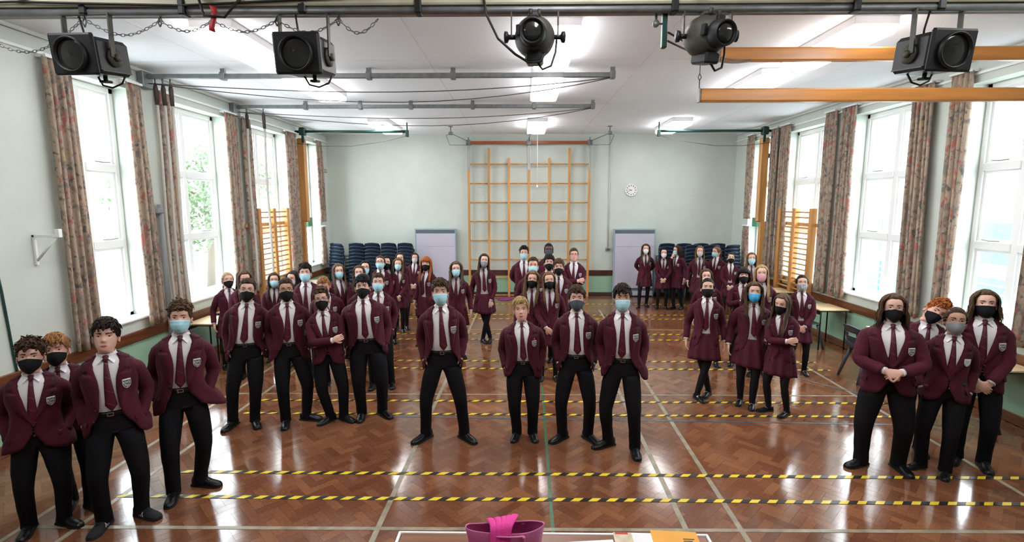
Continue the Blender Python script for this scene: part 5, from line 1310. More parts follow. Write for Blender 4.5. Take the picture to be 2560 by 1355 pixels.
# ================================================================== DESKS AT THE WALLS
M_DESK = mat('pale_beech_laminate', (.62, .46, .27), .4, var=.08, vscale=6, stretch=(.3, 3, 3)); M_DLEG = mat('black_desk_steel', (.015, .016, .018), .4, .3)
def desk(x, y, rz, lab, ln=.60, dp=.50):
    t = empty('exam_desk', (x, y, 0), rz); mb = MB(); mb.box(-ln / 2, -dp / 2, .70, ln / 2, dp / 2, .722, c=.005); mb.build('top', M_DESK, t)
    for sx in (-1, 1):
        for sy in (-1, 1): mb = MB(); mb.tube([(sx * (ln / 2 - .03), sy * (dp / 2 - .03), .0), (sx * (ln / 2 - .03), sy * (dp / 2 - .03), .66), (sx * (ln / 2 - .05), sy * (dp / 2 - .05), .695)], .012, 8); mb.build('leg', M_DLEG, t)
        mb = MB(); mb.cyl((sx * (ln / 2 - .03), -dp / 2 + .03, .69), (sx * (ln / 2 - .03), dp / 2 - .03, .69), .011, 8); mb.build('side_rail', M_DLEG, t)
    mb = MB(); mb.box(-ln / 2 + .03, dp / 2 - .04, .62, ln / 2 - .03, dp / 2 - .03, .70); mb.build('apron', M_DLEG, t); tag(t, lab, 'desk', 'small exam desks along the walls')
G1 = 'chairs tucked at the exam desks'
desk(-4.90, 7.92, pi / 2, 'pale exam desk at the left wall behind the person in the flared blazer'); desk(-4.92, 8.75, pi / 2, 'second pale exam desk along the left wall')
desk(-4.92, 11.9, pi / 2, 'far pale exam desk near the left orange post')
desk(5.48, 9.12, pi / 2, 'pale exam desk at the right wall behind the person with the patterned mask'); desk(5.50, 5.86, pi / 2, 'pale exam desk at the right edge beside the farthest right person'); desk(5.48, 10.9, pi / 2, 'pale exam desk in front of the right wall bars'); desk(5.48, 7.35, pi / 2, 'pale exam desk along the right wall behind the right group of four')
chair(-4.42, 7.95, 0, pi / 2 + pi, 'dark plastic chair at the left exam desk behind the person in the flared blazer', G1); chair(-4.44, 8.75, 0, 3 * pi / 2, 'dark plastic chair at the second left exam desk', G1)
chair(5.12, 9.10, 0, pi * .5, 'navy plastic chair at the right exam desk behind the person with the patterned mask', G1); chair(5.12, 5.74, 0, pi * .5, 'navy plastic chair at the right edge beside the farthest right person', G1); chair(5.05, 7.30, 0, pi / 2, 'navy plastic chair behind the group of four at right', G1)

# ================================================================== HAZARD TAPE ON THE FLOOR
def tape_mat():
    m = mat('hazard_tape', (.7, .55, .02), .35); nt = m.node_tree; N = nt.nodes; L = nt.links; b = N['Principled BSDF']; tc = N.new('ShaderNodeTexCoord'); sp = N.new('ShaderNodeSeparateXYZ'); L.new(tc.outputs['Object'], sp.inputs[0])
    a = N.new('ShaderNodeMath'); a.operation = 'MULTIPLY_ADD'; a.inputs[1].default_value = -1.0; L.new(sp.outputs[1], a.inputs[0]); L.new(sp.outputs[0], a.inputs[2])
    q = N.new('ShaderNodeMath'); q.operation = 'MULTIPLY'; q.inputs[1].default_value = 1 / .154; L.new(a.outputs[0], q.inputs[0]); f = N.new('ShaderNodeMath'); f.operation = 'FRACT'; L.new(q.outputs[0], f.inputs[0])
    g = N.new('ShaderNodeMath'); g.operation = 'LESS_THAN'; g.inputs[1].default_value = .5; L.new(f.outputs[0], g.inputs[0]); mx = N.new('ShaderNodeMix'); mx.data_type = 'RGBA'; mx.inputs[6].default_value = (.012, .012, .012, 1); mx.inputs[7].default_value = (.72, .56, .03, 1); L.new(g.outputs[0], mx.inputs[0]); L.new(mx.outputs[2], b.inputs['Base Color']); return m
M_TAPE = tape_mat(); TN = ['nearest', 'second', 'third', 'fourth', 'fifth', 'sixth', 'seventh', 'eighth', 'ninth', 'tenth', 'farthest']
for k, Y in enumerate((4.17, 4.59, 5.98, 6.40, 7.73, 8.12, 9.45, 9.87, 11.21, 11.62, 12.90)):
    mb = MB(); x0, x1 = (-3.55, 5.2) if k == 0 else ((-3.4, 4.9) if k < 4 else (-3.3, 4.8)); n = 60; xs = np.linspace(x0, x1, n); w = .024; wob = .004 * np.sin(xs * 1.3 + k)
    mb.loft(np.array([np.stack([xs, wob - w, np.full(n, .0016)], -1), np.stack([xs, wob - w, np.full(n, .0036)], -1), np.stack([xs, wob + w, np.full(n, .0036)], -1), np.stack([xs, wob + w, np.full(n, .0016)], -1)]), False, False, False, 0, False)
    o = mb.build('floor_tape', M_TAPE); o.location = (0, Y, 0); tag(o, '%s yellow and black hazard tape line across the floor' % TN[k], 'tape', 'hazard tape lines on the floor')

# ================================================================== TABLE AND BAG IN FRONT OF THE STAGE
t = empty('folding_table', (.185, 2.25, 0)); mb = MB(); mb.box(-.84, -.37, .728, .84, .372, .75, c=.012); mb.build('top', mat('teak_laminate', (.21, .085, .04), .35, var=.2, vscale=5, stretch=(.4, 5, 5)), t)
for nm, b_ in (('far_edge_strip', (-.85, .368, .722, .85, .384, .754)), ('left_edge_strip', (-.858, -.37, .722, -.842, .384, .754)), ('right_edge_strip', (.842, -.37, .722, .858, .384, .754))): mb = MB(); mb.box(*b_, c=.004); mb.build(nm, M_WFRAME, t)
for sx in (-1, 1):
    for sy in (-1, 1): mb = MB(); mb.cyl((sx * .75, sy * .30, 0), (sx * .75, sy * .30, .73), .015, 10); mb.build('leg', M_DLEG, t)
tag(t, 'brown laminate table with white edging at the bottom of the photograph', 'table')
M_PINK = mat('pink_leather', (.60, .15, .35), .45, var=.12, vscale=9, bump=.15, bscale=120); M_SCARF = mat('magenta_scarf_knit', (.72, .045, .30), .85, bump=.4, bscale=160)
t = empty('tote_bag', (-.075, 2.44, .75)); q = np.linspace(-pi, pi, 40, endpoint=False); rows = []
for z, w, d, sag in ((0, .16, .055, 0), (.01, .175, .065, 0), (.06, .185, .068, 0), (.12, .195, .062, .0), (.165, .205, .052, .012), (.170, .203, .049, .012), (.165, .199, .046, .012)):
    rows.append(np.stack([w * np.sign(np.sin(q)) * np.abs(np.sin(q)) ** .7, -d * np.cos(q) * (1 + .15 * np.sin(3 * q)), z + sag * (np.sin(q) ** 2 * 1.4 - .6) + 0 * q + sag * .8 * np.sin(q)], -1))
mb = MB(); mb.loft(np.array(rows), True, True); mb.build('bag_body', M_PINK, t)
for s, dy in ((1, .05), (-1, -.05)):
    u = np.linspace(0, pi, 15); mb = MB(); mb.tube(np.stack([.075 * np.cos(u) + .02, np.full(15, -s * .05) - s * .04 * np.sin(u), .15 + .02 * np.sin(u) - .055 * np.sin(u) * (s < 0)], -1), .010, 8, flat=.45); mb.build('handle', M_PINK, t)
mb = MB(); mb.box(.09, -.085, .06, .105, -.070, .165, c=.004); mb.box(.09, -.092, .055, .135, -.078, .068, c=.004); mb.build('strap', M_PINK, t)
tag(t, 'pink leather tote bag standing on the brown table', 'bag')
t = empty('scarf', (-.10, 2.40, .75)); 
for k in range(5):
    u = np.linspace(0, 1, 14); x = -.055 + .026 * k; mb = MB(); y = .09 - .19 * u; z = .175 + .022 * np.sin(u * pi) - .17 * sm(.55, 1.0, u) + .006 * k * (1 - u); mb.loft(tube_rings(np.stack([x + .03 * np.sin(u * 2.2 + k * .5), y, z], -1), np.array([(.021, .007)] * 14), 8, up=(1, 0, 0)), True, True, True); mb.build('fold', M_SCARF, t)
tag(t, 'bright magenta scarf draped over the pink bag', 'scarf')
def sheet(name, x, y, w, d, rz, m, lab, cat, h=.004, z=.75):
    t = empty(name, (x, y, z), rz); mb = MB(); mb.box(-w / 2, -d / 2, 0, w / 2, d / 2, h, c=.0015); mb.build('sheet', m, t); tag(t, lab, cat); return t
t = sheet('envelope', .845, 2.50, .25, .30, -.06, mat('orange_envelope_paper', (.72, .33, .04), .6, var=.06, vscale=6), 'orange envelope lying on the brown table', 'envelope', .008); mb = MB()
for k in range(3): mb = MB(); mb.box(.04, .08 - k * .016, .0075, .10 - .012 * k, .086 - k * .016, .0092); mb.build('printed_line', M_INK, t)
t = sheet('booklet', .625, 2.49, .22, .29, -.03, mat('white_cover_paper', (.74, .74, .76), .6), 'white booklet with a cream cover beside the orange envelope', 'booklet', .006); mb = MB(); mb.box(-.108, .0, .005, -.01, .14, .0075); mb.build('cover_picture', mat('cream_print', (.56, .47, .33), .6, var=.2, vscale=20), t); mb = MB(); mb.box(-.10, .125, .006, -.03, .143, .0082); mb.build('red_mark', mat('red_print', (.5, .03, .02), .6), t)
sheet('paper_sheet', .37, 2.46, .30, .21, .10, mat('white_paper', (.80, .80, .82), .7), 'plain white paper sheet left of the booklet', 'paper', .003)

# ================================================================== OUTSIDE THE WINDOWS
mb = MB(); mb.box(-60, -40, -.75, XL - .5, 60, -.7); o = mb.build('bounce_ground', mat('pale_concrete_paving', (.68, .68, .66), .9, var=.12, vscale=.6)); tag(o, kind='structure')  # paving made extra pale to bounce daylight up onto the ceiling
mb = MB(); mb.box(XR + .5, -40, -.75, 60, 60, -.7); o = mb.build('yard', mat('pale_yard', (.70, .70, .69), .9)); tag(o, kind='structure')  # yard paled likewise for its upward bounce light
M_LEAF = mat('leaf_green', (.05, .10, .035), .7, var=.4, vscale=2); M_BARK = mat('bark', (.06, .045, .03), .9)
def tree(x, y, h, r, lab, seed):
    rng = np.random.default_rng(seed); t = empty('garden_tree', (x, y, -.7)); mb = MB(); mb.tube([(0, 0, 0), (.08, .05, h * .3), (-.05, .1, h * .6), (0, 0, h * .85)], [.16, .13, .09, .03], 8)
    for k in range(6): a = k * 1.05; mb.tube([(0, 0, h * (.3 + .07 * k)), (r * .35 * math.cos(a), r * .35 * math.sin(a), h * (.42 + .07 * k)), (r * .7 * math.cos(a), r * .7 * math.sin(a), h * (.52 + .07 * k))], [.06, .045, .015], 6)
    mb.build('trunk', M_BARK, t); n = 2600; d = rng.normal(0, 1, (n, 3)); d /= np.linalg.norm(d, axis=1)[:, None]; cl = rng.normal(0, .45, (14, 3)) * np.array([r, r, h * .30]); P = cl[rng.integers(14, size=n)] + d * rng.uniform(.2, .55, (n, 1)) * r * .8 + np.array([0, 0, h * .66])
    a = rng.normal(0, 1, (n, 3)); a /= np.linalg.norm(a, axis=1)[:, None]; b = np.cross(a, rng.normal(0, 1, (n, 3))); b /= np.linalg.norm(b, axis=1)[:, None]; s = rng.uniform(.05, .11, (n, 1)); V = np.stack([P - a * s, P + b * s * .5, P + a * s, P - b * s * .5], 1).reshape(-1, 3)
    q = MB(); q.add(V, [(4 * i, 4 * i + 1, 4 * i + 2, 4 * i + 3) for i in range(n)], 0, False); o = q.build('foliage', M_LEAF, t); o['kind'] = 'stuff'; tag(t, lab, 'tree', 'trees outside the windows')
tree(-10.5, 10.6, 4.6, 1.3, 'tree outside the nearest left window', 1); tree(-10.2, 14.4, 4.8, 1.4, 'larger tree outside the second left window', 2); tree(-12.0, 19.5, 5.5, 1.8, 'tree outside the third left window', 3); tree(16.5, 14.5, 8.5, 1.9, 'tall tree outside the second right window', 4)
t = empty('school_block', (10.2, 12.0, -.7)); M_BRICK = mat('pale_render', (.40, .36, .33), .9, var=.1, vscale=2); M_TEAL = mat('teal_panel', (.05, .26, .26), .5)
mb = MB(); mb.box(0, -9, 0, 4, 9, 3.4); mb.build('wall', M_BRICK, t); mb = MB(); mb.box(-.2, -9.2, 3.4, 4.2, 9.2, 3.6, c=.03); mb.build('roof', mat('grey_roof', (.2, .2, .21), .8), t)
for k in range(8):
    y = -8 + k * 2.1; mb = MB(); mb.box(-.03, y, 1.9, .02, y + 1.5, 2.9); w_ = mb.build('window', M_WFRAME, t); mb = MB(); mb.box(-.05, y + .06, 1.96, -.02, y + 1.44, 2.84); mb.build('pane', M_TEAL, w_)
    for j in range(7): mb = MB(); mb.box(-.05, y, .45 + j * .18, -.01, y + 1.5, .57 + j * .18); mb.build('louvre', M_TEAL, t)
tag(t, 'low school block with teal panels outside the right windows', 'building')
# ================================================================== THE STUDENTS
def P(x, y, h, yaw, dx, **k):
    """dx: how far the head stands off the feet to the side"""
    sp = dict(k); s = h / 1.77; sp.update(x=x, y=y, h=h, yaw=yaw); sp.setdefault('skin', 'fair'); sp.setdefault('head', (0, .12, 0))
    d = max(-.16, min(.16, dx / s)); sp['pelvis'] = (d * .5, 0, -.004); sp['lean'] = math.asin(d * .5 / .75)
    sp.setdefault('group', 'students in maroon blazers'); make_person(sp)
P(x=-3.763, y=3.708, h=1.518, yaw=0.595, dx=0.043, seed=455, lod=1.0, hairc=(.050, .027, .016), feet=((-0.11, -0.02, -0.15), (0.1, 0.06, 0.75)), hair='curly', mask=('cloth', 'black'), arms=('pocket', 'pocket'), blazer='closed', flare=(0.04, 0.05), label='person in black mask and buttoned blazer, nearest the left edge of the photograph')
P(x=-3.731, y=4.028, h=1.487, yaw=0.56, dx=-0.06, seed=462, lod=1.0, hairc=(.24, .11, .04), feet=((-0.12, 0.02, -0.1), (0.08, -0.02, 0.6)), hair='fringe', mask=('cloth', 'black'), arms=('side', 'side'), blazer='closed', skin='pink', label='person in black mask standing behind the two nearest people at left')
P(x=-3.226, y=3.835, h=1.666, yaw=0.525, dx=-0.001, seed=469, lod=1.0, hairc=(.018, .012, .010), feet=((-0.1, -0.08, -0.35), (0.1, 0.06, 0.75)), hair='fringe', arms=('pocket', 'pocket'), blazer='open', openness=0.72, flare=(0.0, 0.05), shoe='s', head=(0, 0.12, 0.06), label='unmasked person in striped trainers at front left, hands in pockets')
P(x=-2.992, y=4.256, h=1.715, yaw=0.46, dx=0.074, seed=476, lod=1.0, hairc=(.085, .048, .027), feet=((-0.05, -0.09, -0.1), (0.07, 0.1, 1.0)), hair='curly', mask=('surgical', 'blue'), arms=('pocket', 'pocket'), blazer='open', openness=0.55, flare=(0.02, 0.13), label='person in pale blue mask with blazer flared out, rightmost of the near left four')
P(x=-3.198, y=5.645, h=1.717, yaw=0.387, dx=0.122, seed=483, lod=1.0, hairc=(.050, .027, .016), feet=((-0.13, -0.03, -0.45), (0.1, 0.02, 0.25)), hair='crop', mask=('cloth', 'black'), glasses='gilt', arms=('pocket', 'pocket'), blazer='open', openness=1.05, label='person in black mask and thin glasses, leftmost of the four before the left crowd')
P(x=-2.664, y=5.738, h=1.709, yaw=0.326, dx=-0.011, seed=490, lod=1.0, hairc=(.050, .027, .016), feet=((-0.07, -0.07, 0.0), (0.12, 0.06, 1.15)), hair='crop', mask=('cloth', 'black'), glasses=True, arms=('pocket', 'pocket'), blazer='open', openness=0.62, flare=(0.03, 0), twist=0.12, skin='tan', label='person in black mask and dark glasses with one foot turned out, second of the four')
P(x=-2.177, y=5.78, h=1.587, yaw=0.27, dx=-0.108, seed=497, lod=1.0, hairc=(.085, .048, .027), feet=((-0.07, -0.01, -0.8), (0.08, 0.02, 0.75)), hair='quiff', mask=('cloth', 'black'), glasses=True, arms=('cross_out', 'cross_in'), blazer='closed', label='person with folded arms, glasses and black mask, third of the four at left')
P(x=-1.796, y=5.917, h=1.718, yaw=0.221, dx=-0.054, seed=504, lod=1.0, hairc=(.008, .008, .010), feet=((-0.11, -0.03, -0.1), (0.12, 0.03, 0.6)), hair='fringe', mask=('cloth', 'black'), arms=('pocket', 'pocket'), blazer='open', openness=0.85, girth=1.16, label='person in black mask with wide open blazer and no glasses, rightmost of the four')
P(x=-1.958, y=6.923, h=1.6, yaw=0.207, dx=0.014, seed=511, lod=0.8, hairc=(.050, .027, .016), feet=((-0.1, -0.02, -0.2), (0.14, 0.03, 0.1)), hair='crop', mask=('surgical', 'blue'), arms=('pocket', 'pocket'), blazer='closed', label='person in blue mask with hands in pockets, directly behind the rightmost of the four')
P(x=-2.217, y=7.126, h=1.56, yaw=0.226, dx=0, seed=518, lod=0.8, hairc=(.11, .075, .05), feet=((-0.1, 0.0, -0.2), (0.1, 0.0, 0.2)), hair='crop', mask=('surgical', 'blue'), arms=('side', 'side'), blazer='closed', label='person almost completely hidden behind the rightmost of the left four')
P(x=-2.618, y=6.984, h=1.567, yaw=0.269, dx=-0.1, seed=525, lod=0.8, hairc=(.24, .11, .04), feet=((-0.14, 0.04, -0.2), (0.1, 0.0, 0.2)), hair='crop', arms=('pocket', 'pocket'), blazer='closed', head=(0, -0.32, 0), skin='pink', label='person looking down behind the one with folded arms and glasses at left')
P(x=-3.08, y=7.34, h=1.681, yaw=0.298, dx=-0.044, seed=532, lod=0.8, hairc=(.018, .012, .010), feet=((-0.1, 0.08, -0.1), (0.08, -0.1, 0.2)), hair='curly', mask=('surgical', 'blue'), arms=('pocket', 'pocket'), blazer='open', openness=0.75, label='tall person in pale blue mask and open blazer in the second row at left')
P(x=-4.525, y=7.714, h=1.493, yaw=0.75, dx=0.031, seed=539, lod=0.8, sex='f', legs='skirt', hairc=(.36, .23, .11), feet=((-0.1, 0.0, -0.2), (0.1, 0.0, 0.2)), hair='tied', mask=('cloth', 'black'), arms=('side', 'side'), blazer='open', openness=0.5, label='person in black mask turned sideways beside the left windows')
P(x=-4.002, y=7.274, h=1.6, yaw=0.377, dx=0, seed=546, lod=0.8, sex='f', legs='skirt', hairc=(.085, .048, .027), feet=((-0.1, 0.0, -0.2), (0.1, 0.0, 0.2)), hair='long', arms=('clasp', 'clasp'), blazer='closed', head=(0.35, -0.1, 0), label='person half hidden behind the leftmost of the four, near the left windows')
P(x=-4.017, y=8.088, h=1.43, yaw=0.5, dx=0.055, seed=553, lod=0.8, sex='f', legs='skirt', hairc=(.050, .027, .016), feet=((-0.1, 0.0, -0.2), (0.1, 0.0, 0.2)), hair='long', mask=('surgical', 'blue'), arms=('clasp', 'clasp'), blazer='closed', label='person in pale blue mask in front of the left wall bars')
P(x=-3.534, y=7.862, h=1.5, yaw=0.317, dx=0, seed=560, lod=0.8, sex='f', legs='skirt', hairc=(.018, .012, .010), feet=((-0.1, 0.0, -0.2), (0.1, 0.0, 0.2)), hair='long', mask=('cloth', 'white'), arms=('clasp', 'clasp'), blazer='closed', head=(-0.45, 0.05, 0), label='person in white mask behind the one with dark glasses at left')
P(x=-2.951, y=8.208, h=1.58, yaw=0.75, dx=0, seed=567, lod=0.8, sex='f', legs='skirt', hairc=(.11, .075, .05), feet=((-0.1, 0.0, -0.2), (0.1, 0.0, 0.2)), hair='long', mask=('surgical', 'blue'), arms=('side', 'clasp'), blazer='closed', head=(-0.2, 0.08, 0), hlen=-0.24, label='person in blue mask turned to the right before the leftmost chair stack')
P(x=-2.607, y=8.191, h=1.55, yaw=0.231, dx=0, seed=574, lod=0.8, sex='f', legs='skirt', hairc=(.085, .048, .027), feet=((-0.1, 0.0, -0.2), (0.1, 0.0, 0.2)), hair='long', arms=('clasp', 'clasp'), blazer='closed', mask=('cloth', 'pale'), label='person in pale mask half hidden above the rightmost of the four')
P(x=-2.687, y=8.801, h=1.56, yaw=0.222, dx=0, seed=581, lod=0.8, sex='f', legs='skirt', hairc=(.008, .008, .010), feet=((-0.1, 0.0, -0.2), (0.1, 0.0, 0.2)), hair='long', mask=('surgical', 'blue'), glasses=True, arms=('clasp', 'clasp'), blazer='closed', label='person in glasses and blue mask before the second chair stack at left')
P(x=-2.502, y=9.081, h=1.63, yaw=0.202, dx=0, seed=588, lod=0.6, sex='f', legs='skirt', hairc=(.050, .027, .016), feet=((-0.1, 0.0, -0.2), (0.1, 0.0, 0.2)), hair='tied', mask=('surgical', 'blue'), glasses=True, arms=('clasp', 'clasp'), blazer='closed', label='person in glasses, blue mask and buttoned blazer before the fourth chair stack at left')
P(x=-2.428, y=9.235, h=1.6, yaw=0.193, dx=0, seed=595, lod=0.6, sex='f', legs='skirt', hairc=(.008, .008, .010), feet=((-0.1, 0.0, -0.2), (0.1, 0.0, 0.2)), hair='long', mask=('cloth', 'black'), arms=('clasp', 'clasp'), blazer='closed', label='person in black mask tucked behind one in glasses before the left chair stacks')
P(x=-2.421, y=10.265, h=1.56, yaw=0.174, dx=0, seed=602, lod=0.6, sex='f', legs='skirt', hairc=(.050, .027, .016), feet=((-0.1, 0.0, -0.2), (0.1, 0.0, 0.2)), hair='long', arms=('clasp', 'clasp'), blazer='closed', mask=('cloth', 'pale'), label='person in pale mask farthest back before the stack beside the left folded table')
P(x=-2.449, y=10.01, h=1.466, yaw=0.18, dx=0.045, seed=609, lod=0.6, sex='f', legs='skirt', hairc=(.15, .085, .042), feet=((-0.1, 0.0, -0.2), (0.1, 0.0, 0.2)), hair='wavy', mask=('surgical', 'blue'), arms=('clasp', 'clasp'), blazer='closed', girth=1.15, label='person in blue mask and skirt with hands clasped, left of the left folded table')
P(x=-2.481, y=11.581, h=1.416, yaw=0.158, dx=0.087, seed=616, lod=0.6, sex='f', legs='skirt', hairc=(.050, .027, .016), feet=((-0.1, 0.0, -0.2), (0.1, 0.0, 0.2)), hair='long', mask=('cloth', 'pale'), arms=('clasp', 'clasp'), blazer='closed', front=0, label='person in pale grey mask and skirt at the edge of the left folded table')
P(x=-1.682, y=9.105, h=1.6, yaw=-0.35, dx=0, seed=623, lod=0.6, sex='f', legs='skirt', hairc=(.34, .095, .022), feet=((-0.1, 0.0, -0.2), (0.1, 0.0, 0.2)), hair='bangs', mask=('cloth', 'black'), arms=('side', 'side'), blazer='open', openness=0.5, head=(0.3, 0.08, 0), label='person in black mask and skirt in front of the left folded table')
P(x=-1.05, y=8.349, h=1.6, yaw=0.094, dx=0, seed=630, lod=0.8, sex='f', legs='skirt', hairc=(.11, .075, .05), feet=((-0.1, 0.0, -0.2), (0.1, 0.0, 0.2)), hair='wavy', mask=('surgical', 'blue'), arms=('side', 'side'), blazer='closed', hlen=-0.16, label='person in blue mask between the left folded table and the climbing frame')
P(x=-0.633, y=9.291, h=1.641, yaw=0.051, dx=-0.036, seed=910, lod=0.6, sex='f', legs='skirt', hairc=(.050, .027, .016), feet=((0.08, 0.03, -0.15), (-0.05, -0.02, 0.5)), hair='long', mask=('cloth', 'grey'), arms=('side', 'front'), blazer='open', openness=0.8, head=(0.1, 0.1, 0.12), label='person in grey mask and skirt with crossed legs left of the climbing frame')
P(x=0.079, y=9.937, h=1.72, yaw=-0.006, dx=0, seed=917, lod=0.6, hairc=(.018, .012, .010), feet=((-0.1, 0.0, -0.2), (0.1, 0.0, 0.2)), hair='quiff', mask=('surgical', 'blue'), arms=('behind', 'behind'), blazer='closed', label='person in pale blue mask with hands behind back at the left of the middle group')
P(x=0.554, y=9.814, h=1.8, yaw=-0.042, dx=0, seed=924, lod=0.6, hairc=(.008, .008, .010), feet=((-0.1, 0.0, -0.2), (0.1, 0.0, 0.2)), hair='buzz', mask=('cloth', 'slate'), glasses=True, arms=('side', 'side'), blazer='closed', skin='dark', label='tallest person at the back of the middle group, in glasses and dark mask')
P(x=1.038, y=9.822, h=1.7, yaw=-0.079, dx=0, seed=931, lod=0.6, hairc=(.085, .048, .027), feet=((-0.1, 0.0, -0.2), (0.1, 0.0, 0.2)), hair='crop', glasses='gilt', arms=('cross_out', 'cross_in'), blazer='closed', skin='pink', label='unmasked person in glasses with folded arms before the climbing frame')
P(x=0.208, y=7.975, h=1.72, yaw=-0.02, dx=0, seed=938, lod=0.8, hairc=(.050, .027, .016), feet=((-0.1, 0.0, -0.2), (0.1, 0.0, 0.2)), hair='crop', mask=('surgical', 'blue'), arms=('side', 'side'), blazer='closed', skin='pink', label='person in blue mask in the second row of the middle group')
P(x=0.488, y=8.496, h=1.7, yaw=-0.043, dx=0, seed=945, lod=0.8, hairc=(.018, .012, .010), feet=((-0.1, 0.0, -0.2), (0.1, 0.0, 0.2)), hair='fringe', mask=('cloth', 'black'), arms=('side', 'side'), blazer='closed', label='person in black mask directly below the tallest of the middle group')
P(x=0.625, y=8.187, h=1.66, yaw=-0.057, dx=0, seed=952, lod=0.8, hairc=(.085, .048, .027), feet=((-0.1, 0.0, -0.2), (0.1, 0.0, 0.2)), hair='fringe', mask=('cloth', 'black'), arms=('side', 'side'), blazer='closed', skin='pink', label='person in black mask at the right of the middle group, arms hanging')
P(x=0.176, y=7.358, h=1.58, yaw=-0.018, dx=0, seed=959, lod=0.8, sex='f', legs='skirt', hairc=(.15, .085, .042), feet=((-0.1, 0.0, -0.2), (0.1, 0.0, 0.2)), hair='wavy', mask=('cloth', 'black'), arms=('side', 'side'), blazer='closed', hlen=-0.24, head=(-0.05, 0.1, 0.08), label='person in black mask at front left of the middle group, arms hanging')
P(x=0.426, y=7.274, h=1.58, yaw=-0.044, dx=0, seed=966, lod=0.8, sex='f', legs='skirt', hairc=(.15, .085, .042), feet=((-0.1, 0.0, -0.2), (0.1, 0.0, 0.2)), hair='long', mask=('cloth', 'black'), arms=('clasp', 'side'), blazer='closed', hlen=-0.2, head=(0.05, 0.1, -0.08), label='person in black mask at front of the middle group, one hand held in front')
P(x=-0.817, y=5.333, h=1.767, yaw=0.114, dx=-0.026, seed=973, lod=1.0, hairc=(.050, .027, .016), feet=((-0.21, 0, -0.75), (0.21, 0, 0.65)), hair='fringe', mask=('surgical', 'blue'), arms=('pocket', 'pocket'), blazer='open', openness=1.1, label='person in pale blue mask with feet wide apart, leftmost of the front centre four')
P(x=0.057, y=5.395, h=1.544, yaw=-0.008, dx=-0.042, seed=980, lod=1.0, hairc=(.38, .25, .115), feet=((-0.085, 0, -0.25), (0.085, 0, 0.2)), hair='sweep', arms=('pocket', 'pocket'), blazer='open', openness=0.62, girth=1.14, part=-1, iris='blue', skin='pink', head=(0, 0.15, -0.05), pin=True, label='unmasked person with a red lapel pin at front centre')
P(x=0.61, y=5.342, h=1.692, yaw=-0.085, dx=-0.009, seed=987, lod=1.0, hairc=(.050, .027, .016), feet=((-0.14, 0.0, -0.75), (0.14, 0, 0.65)), hair='fringe', mask=('cloth', 'slate'), arms=('pocket', 'pocket'), blazer='open', openness=0.95, label='person in dark grey mask at front centre, hands in pockets')
P(x=1.075, y=5.121, h=1.745, yaw=-0.155, dx=-0.037, seed=994, lod=1.0, hairc=(.018, .012, .010), feet=((-0.13, 0.07, -0.95), (0.12, -0.07, 0.1)), hair='fringe', mask=('surgical', 'blue'), arms=('pocket', 'pocket'), blazer='open', openness=0.8, flare=(0.0, 0.05), skin='tan', label='person in pale blue mask, rightmost of the front centre four')
P(x=3.071, y=12.574, h=1.554, yaw=-0.18, dx=0.018, seed=4, lod=0.6, sex='f', legs='skirt', hairc=(.085, .048, .027), feet=((-0.13, -0.1, -0.3), (0.1, 0.1, 0.3)), hair='wavy', mask=('cloth', 'white'), arms=('behind', 'behind'), blazer='closed', hlen=-0.26, label='person in white mask and skirt in front of the right folded table')
P(x=3.472, y=12.385, h=1.463, yaw=-0.205, dx=0.008, seed=11, lod=0.6, sex='f', legs='skirt', hairc=(.008, .008, .010), feet=((-0.1, 0.0, -0.2), (0.1, 0.0, 0.2)), hair='long', mask=('cloth', 'white'), arms=('clasp', 'clasp'), blazer='closed', label='person in white mask with clasped hands beside the right folded table')
P(x=3.846, y=12.32, h=1.536, yaw=-1.0, dx=-0.072, seed=18, lod=0.6, sex='f', legs='skirt', hairc=(.050, .027, .016), feet=((-0.1, 0.0, -0.2), (0.1, 0.0, 0.2)), hair='long', mask=('surgical', 'blue'), arms=('mouth', 'side'), blazer='closed', head=(-0.3, 0.05, 0), front=0, label='person in profile raising a hand to a blue mask before the right chair stacks')
P(x=4.096, y=11.685, h=1.58, yaw=-0.253, dx=0, seed=25, lod=0.6, sex='f', legs='skirt', hairc=(.15, .085, .042), feet=((-0.1, 0.0, -0.2), (0.1, 0.0, 0.2)), hair='long', mask=('cloth', 'pale'), arms=('side', 'side'), blazer='open', openness=0.6, label='person in pale mask and open blazer before the right chair stacks')
P(x=4.538, y=11.822, h=1.56, yaw=-0.7, dx=0, seed=32, lod=0.6, sex='f', legs='skirt', hairc=(.15, .085, .042), feet=((-0.1, 0.0, -0.2), (0.1, 0.0, 0.2)), hair='pony', mask=('surgical', 'blue'), arms=('side', 'side'), blazer='closed', head=(-0.45, 0.05, 0), label='person in blue mask turned left before the right chair stacks, arms down')
P(x=4.673, y=11.359, h=1.457, yaw=-0.293, dx=0.002, seed=39, lod=0.6, sex='f', legs='skirt', hairc=(.018, .012, .010), feet=((-0.1, 0.0, -0.2), (0.1, 0.0, 0.2)), hair='tied', mask=('cloth', 'black'), arms=('clasp', 'clasp'), blazer='open', openness=0.55, label='person in black mask with clasped hands before the rightmost chair stacks')
P(x=4.687, y=10.375, h=1.56, yaw=-0.318, dx=0, seed=46, lod=0.6, sex='f', legs='skirt', hairc=(.15, .085, .042), feet=((-0.1, 0.0, -0.2), (0.1, 0.0, 0.2)), hair='long', mask=('surgical', 'blue'), arms=('clasp', 'clasp'), blazer='closed', label='person in blue mask below the far right window')
P(x=2.434, y=6.572, h=1.599, yaw=-0.266, dx=-0.008, seed=53, lod=1.0, sex='f', legs='skirt', hairc=(.018, .012, .010), feet=((0.1, 0.07, -0.5), (-0.09, -0.05, 0.45)), hair='tied', mask=('surgical', 'black'), arms=('side', 'side'), blazer='open', openness=0.55, label='person in black mask and skirt with crossed legs, right of centre')
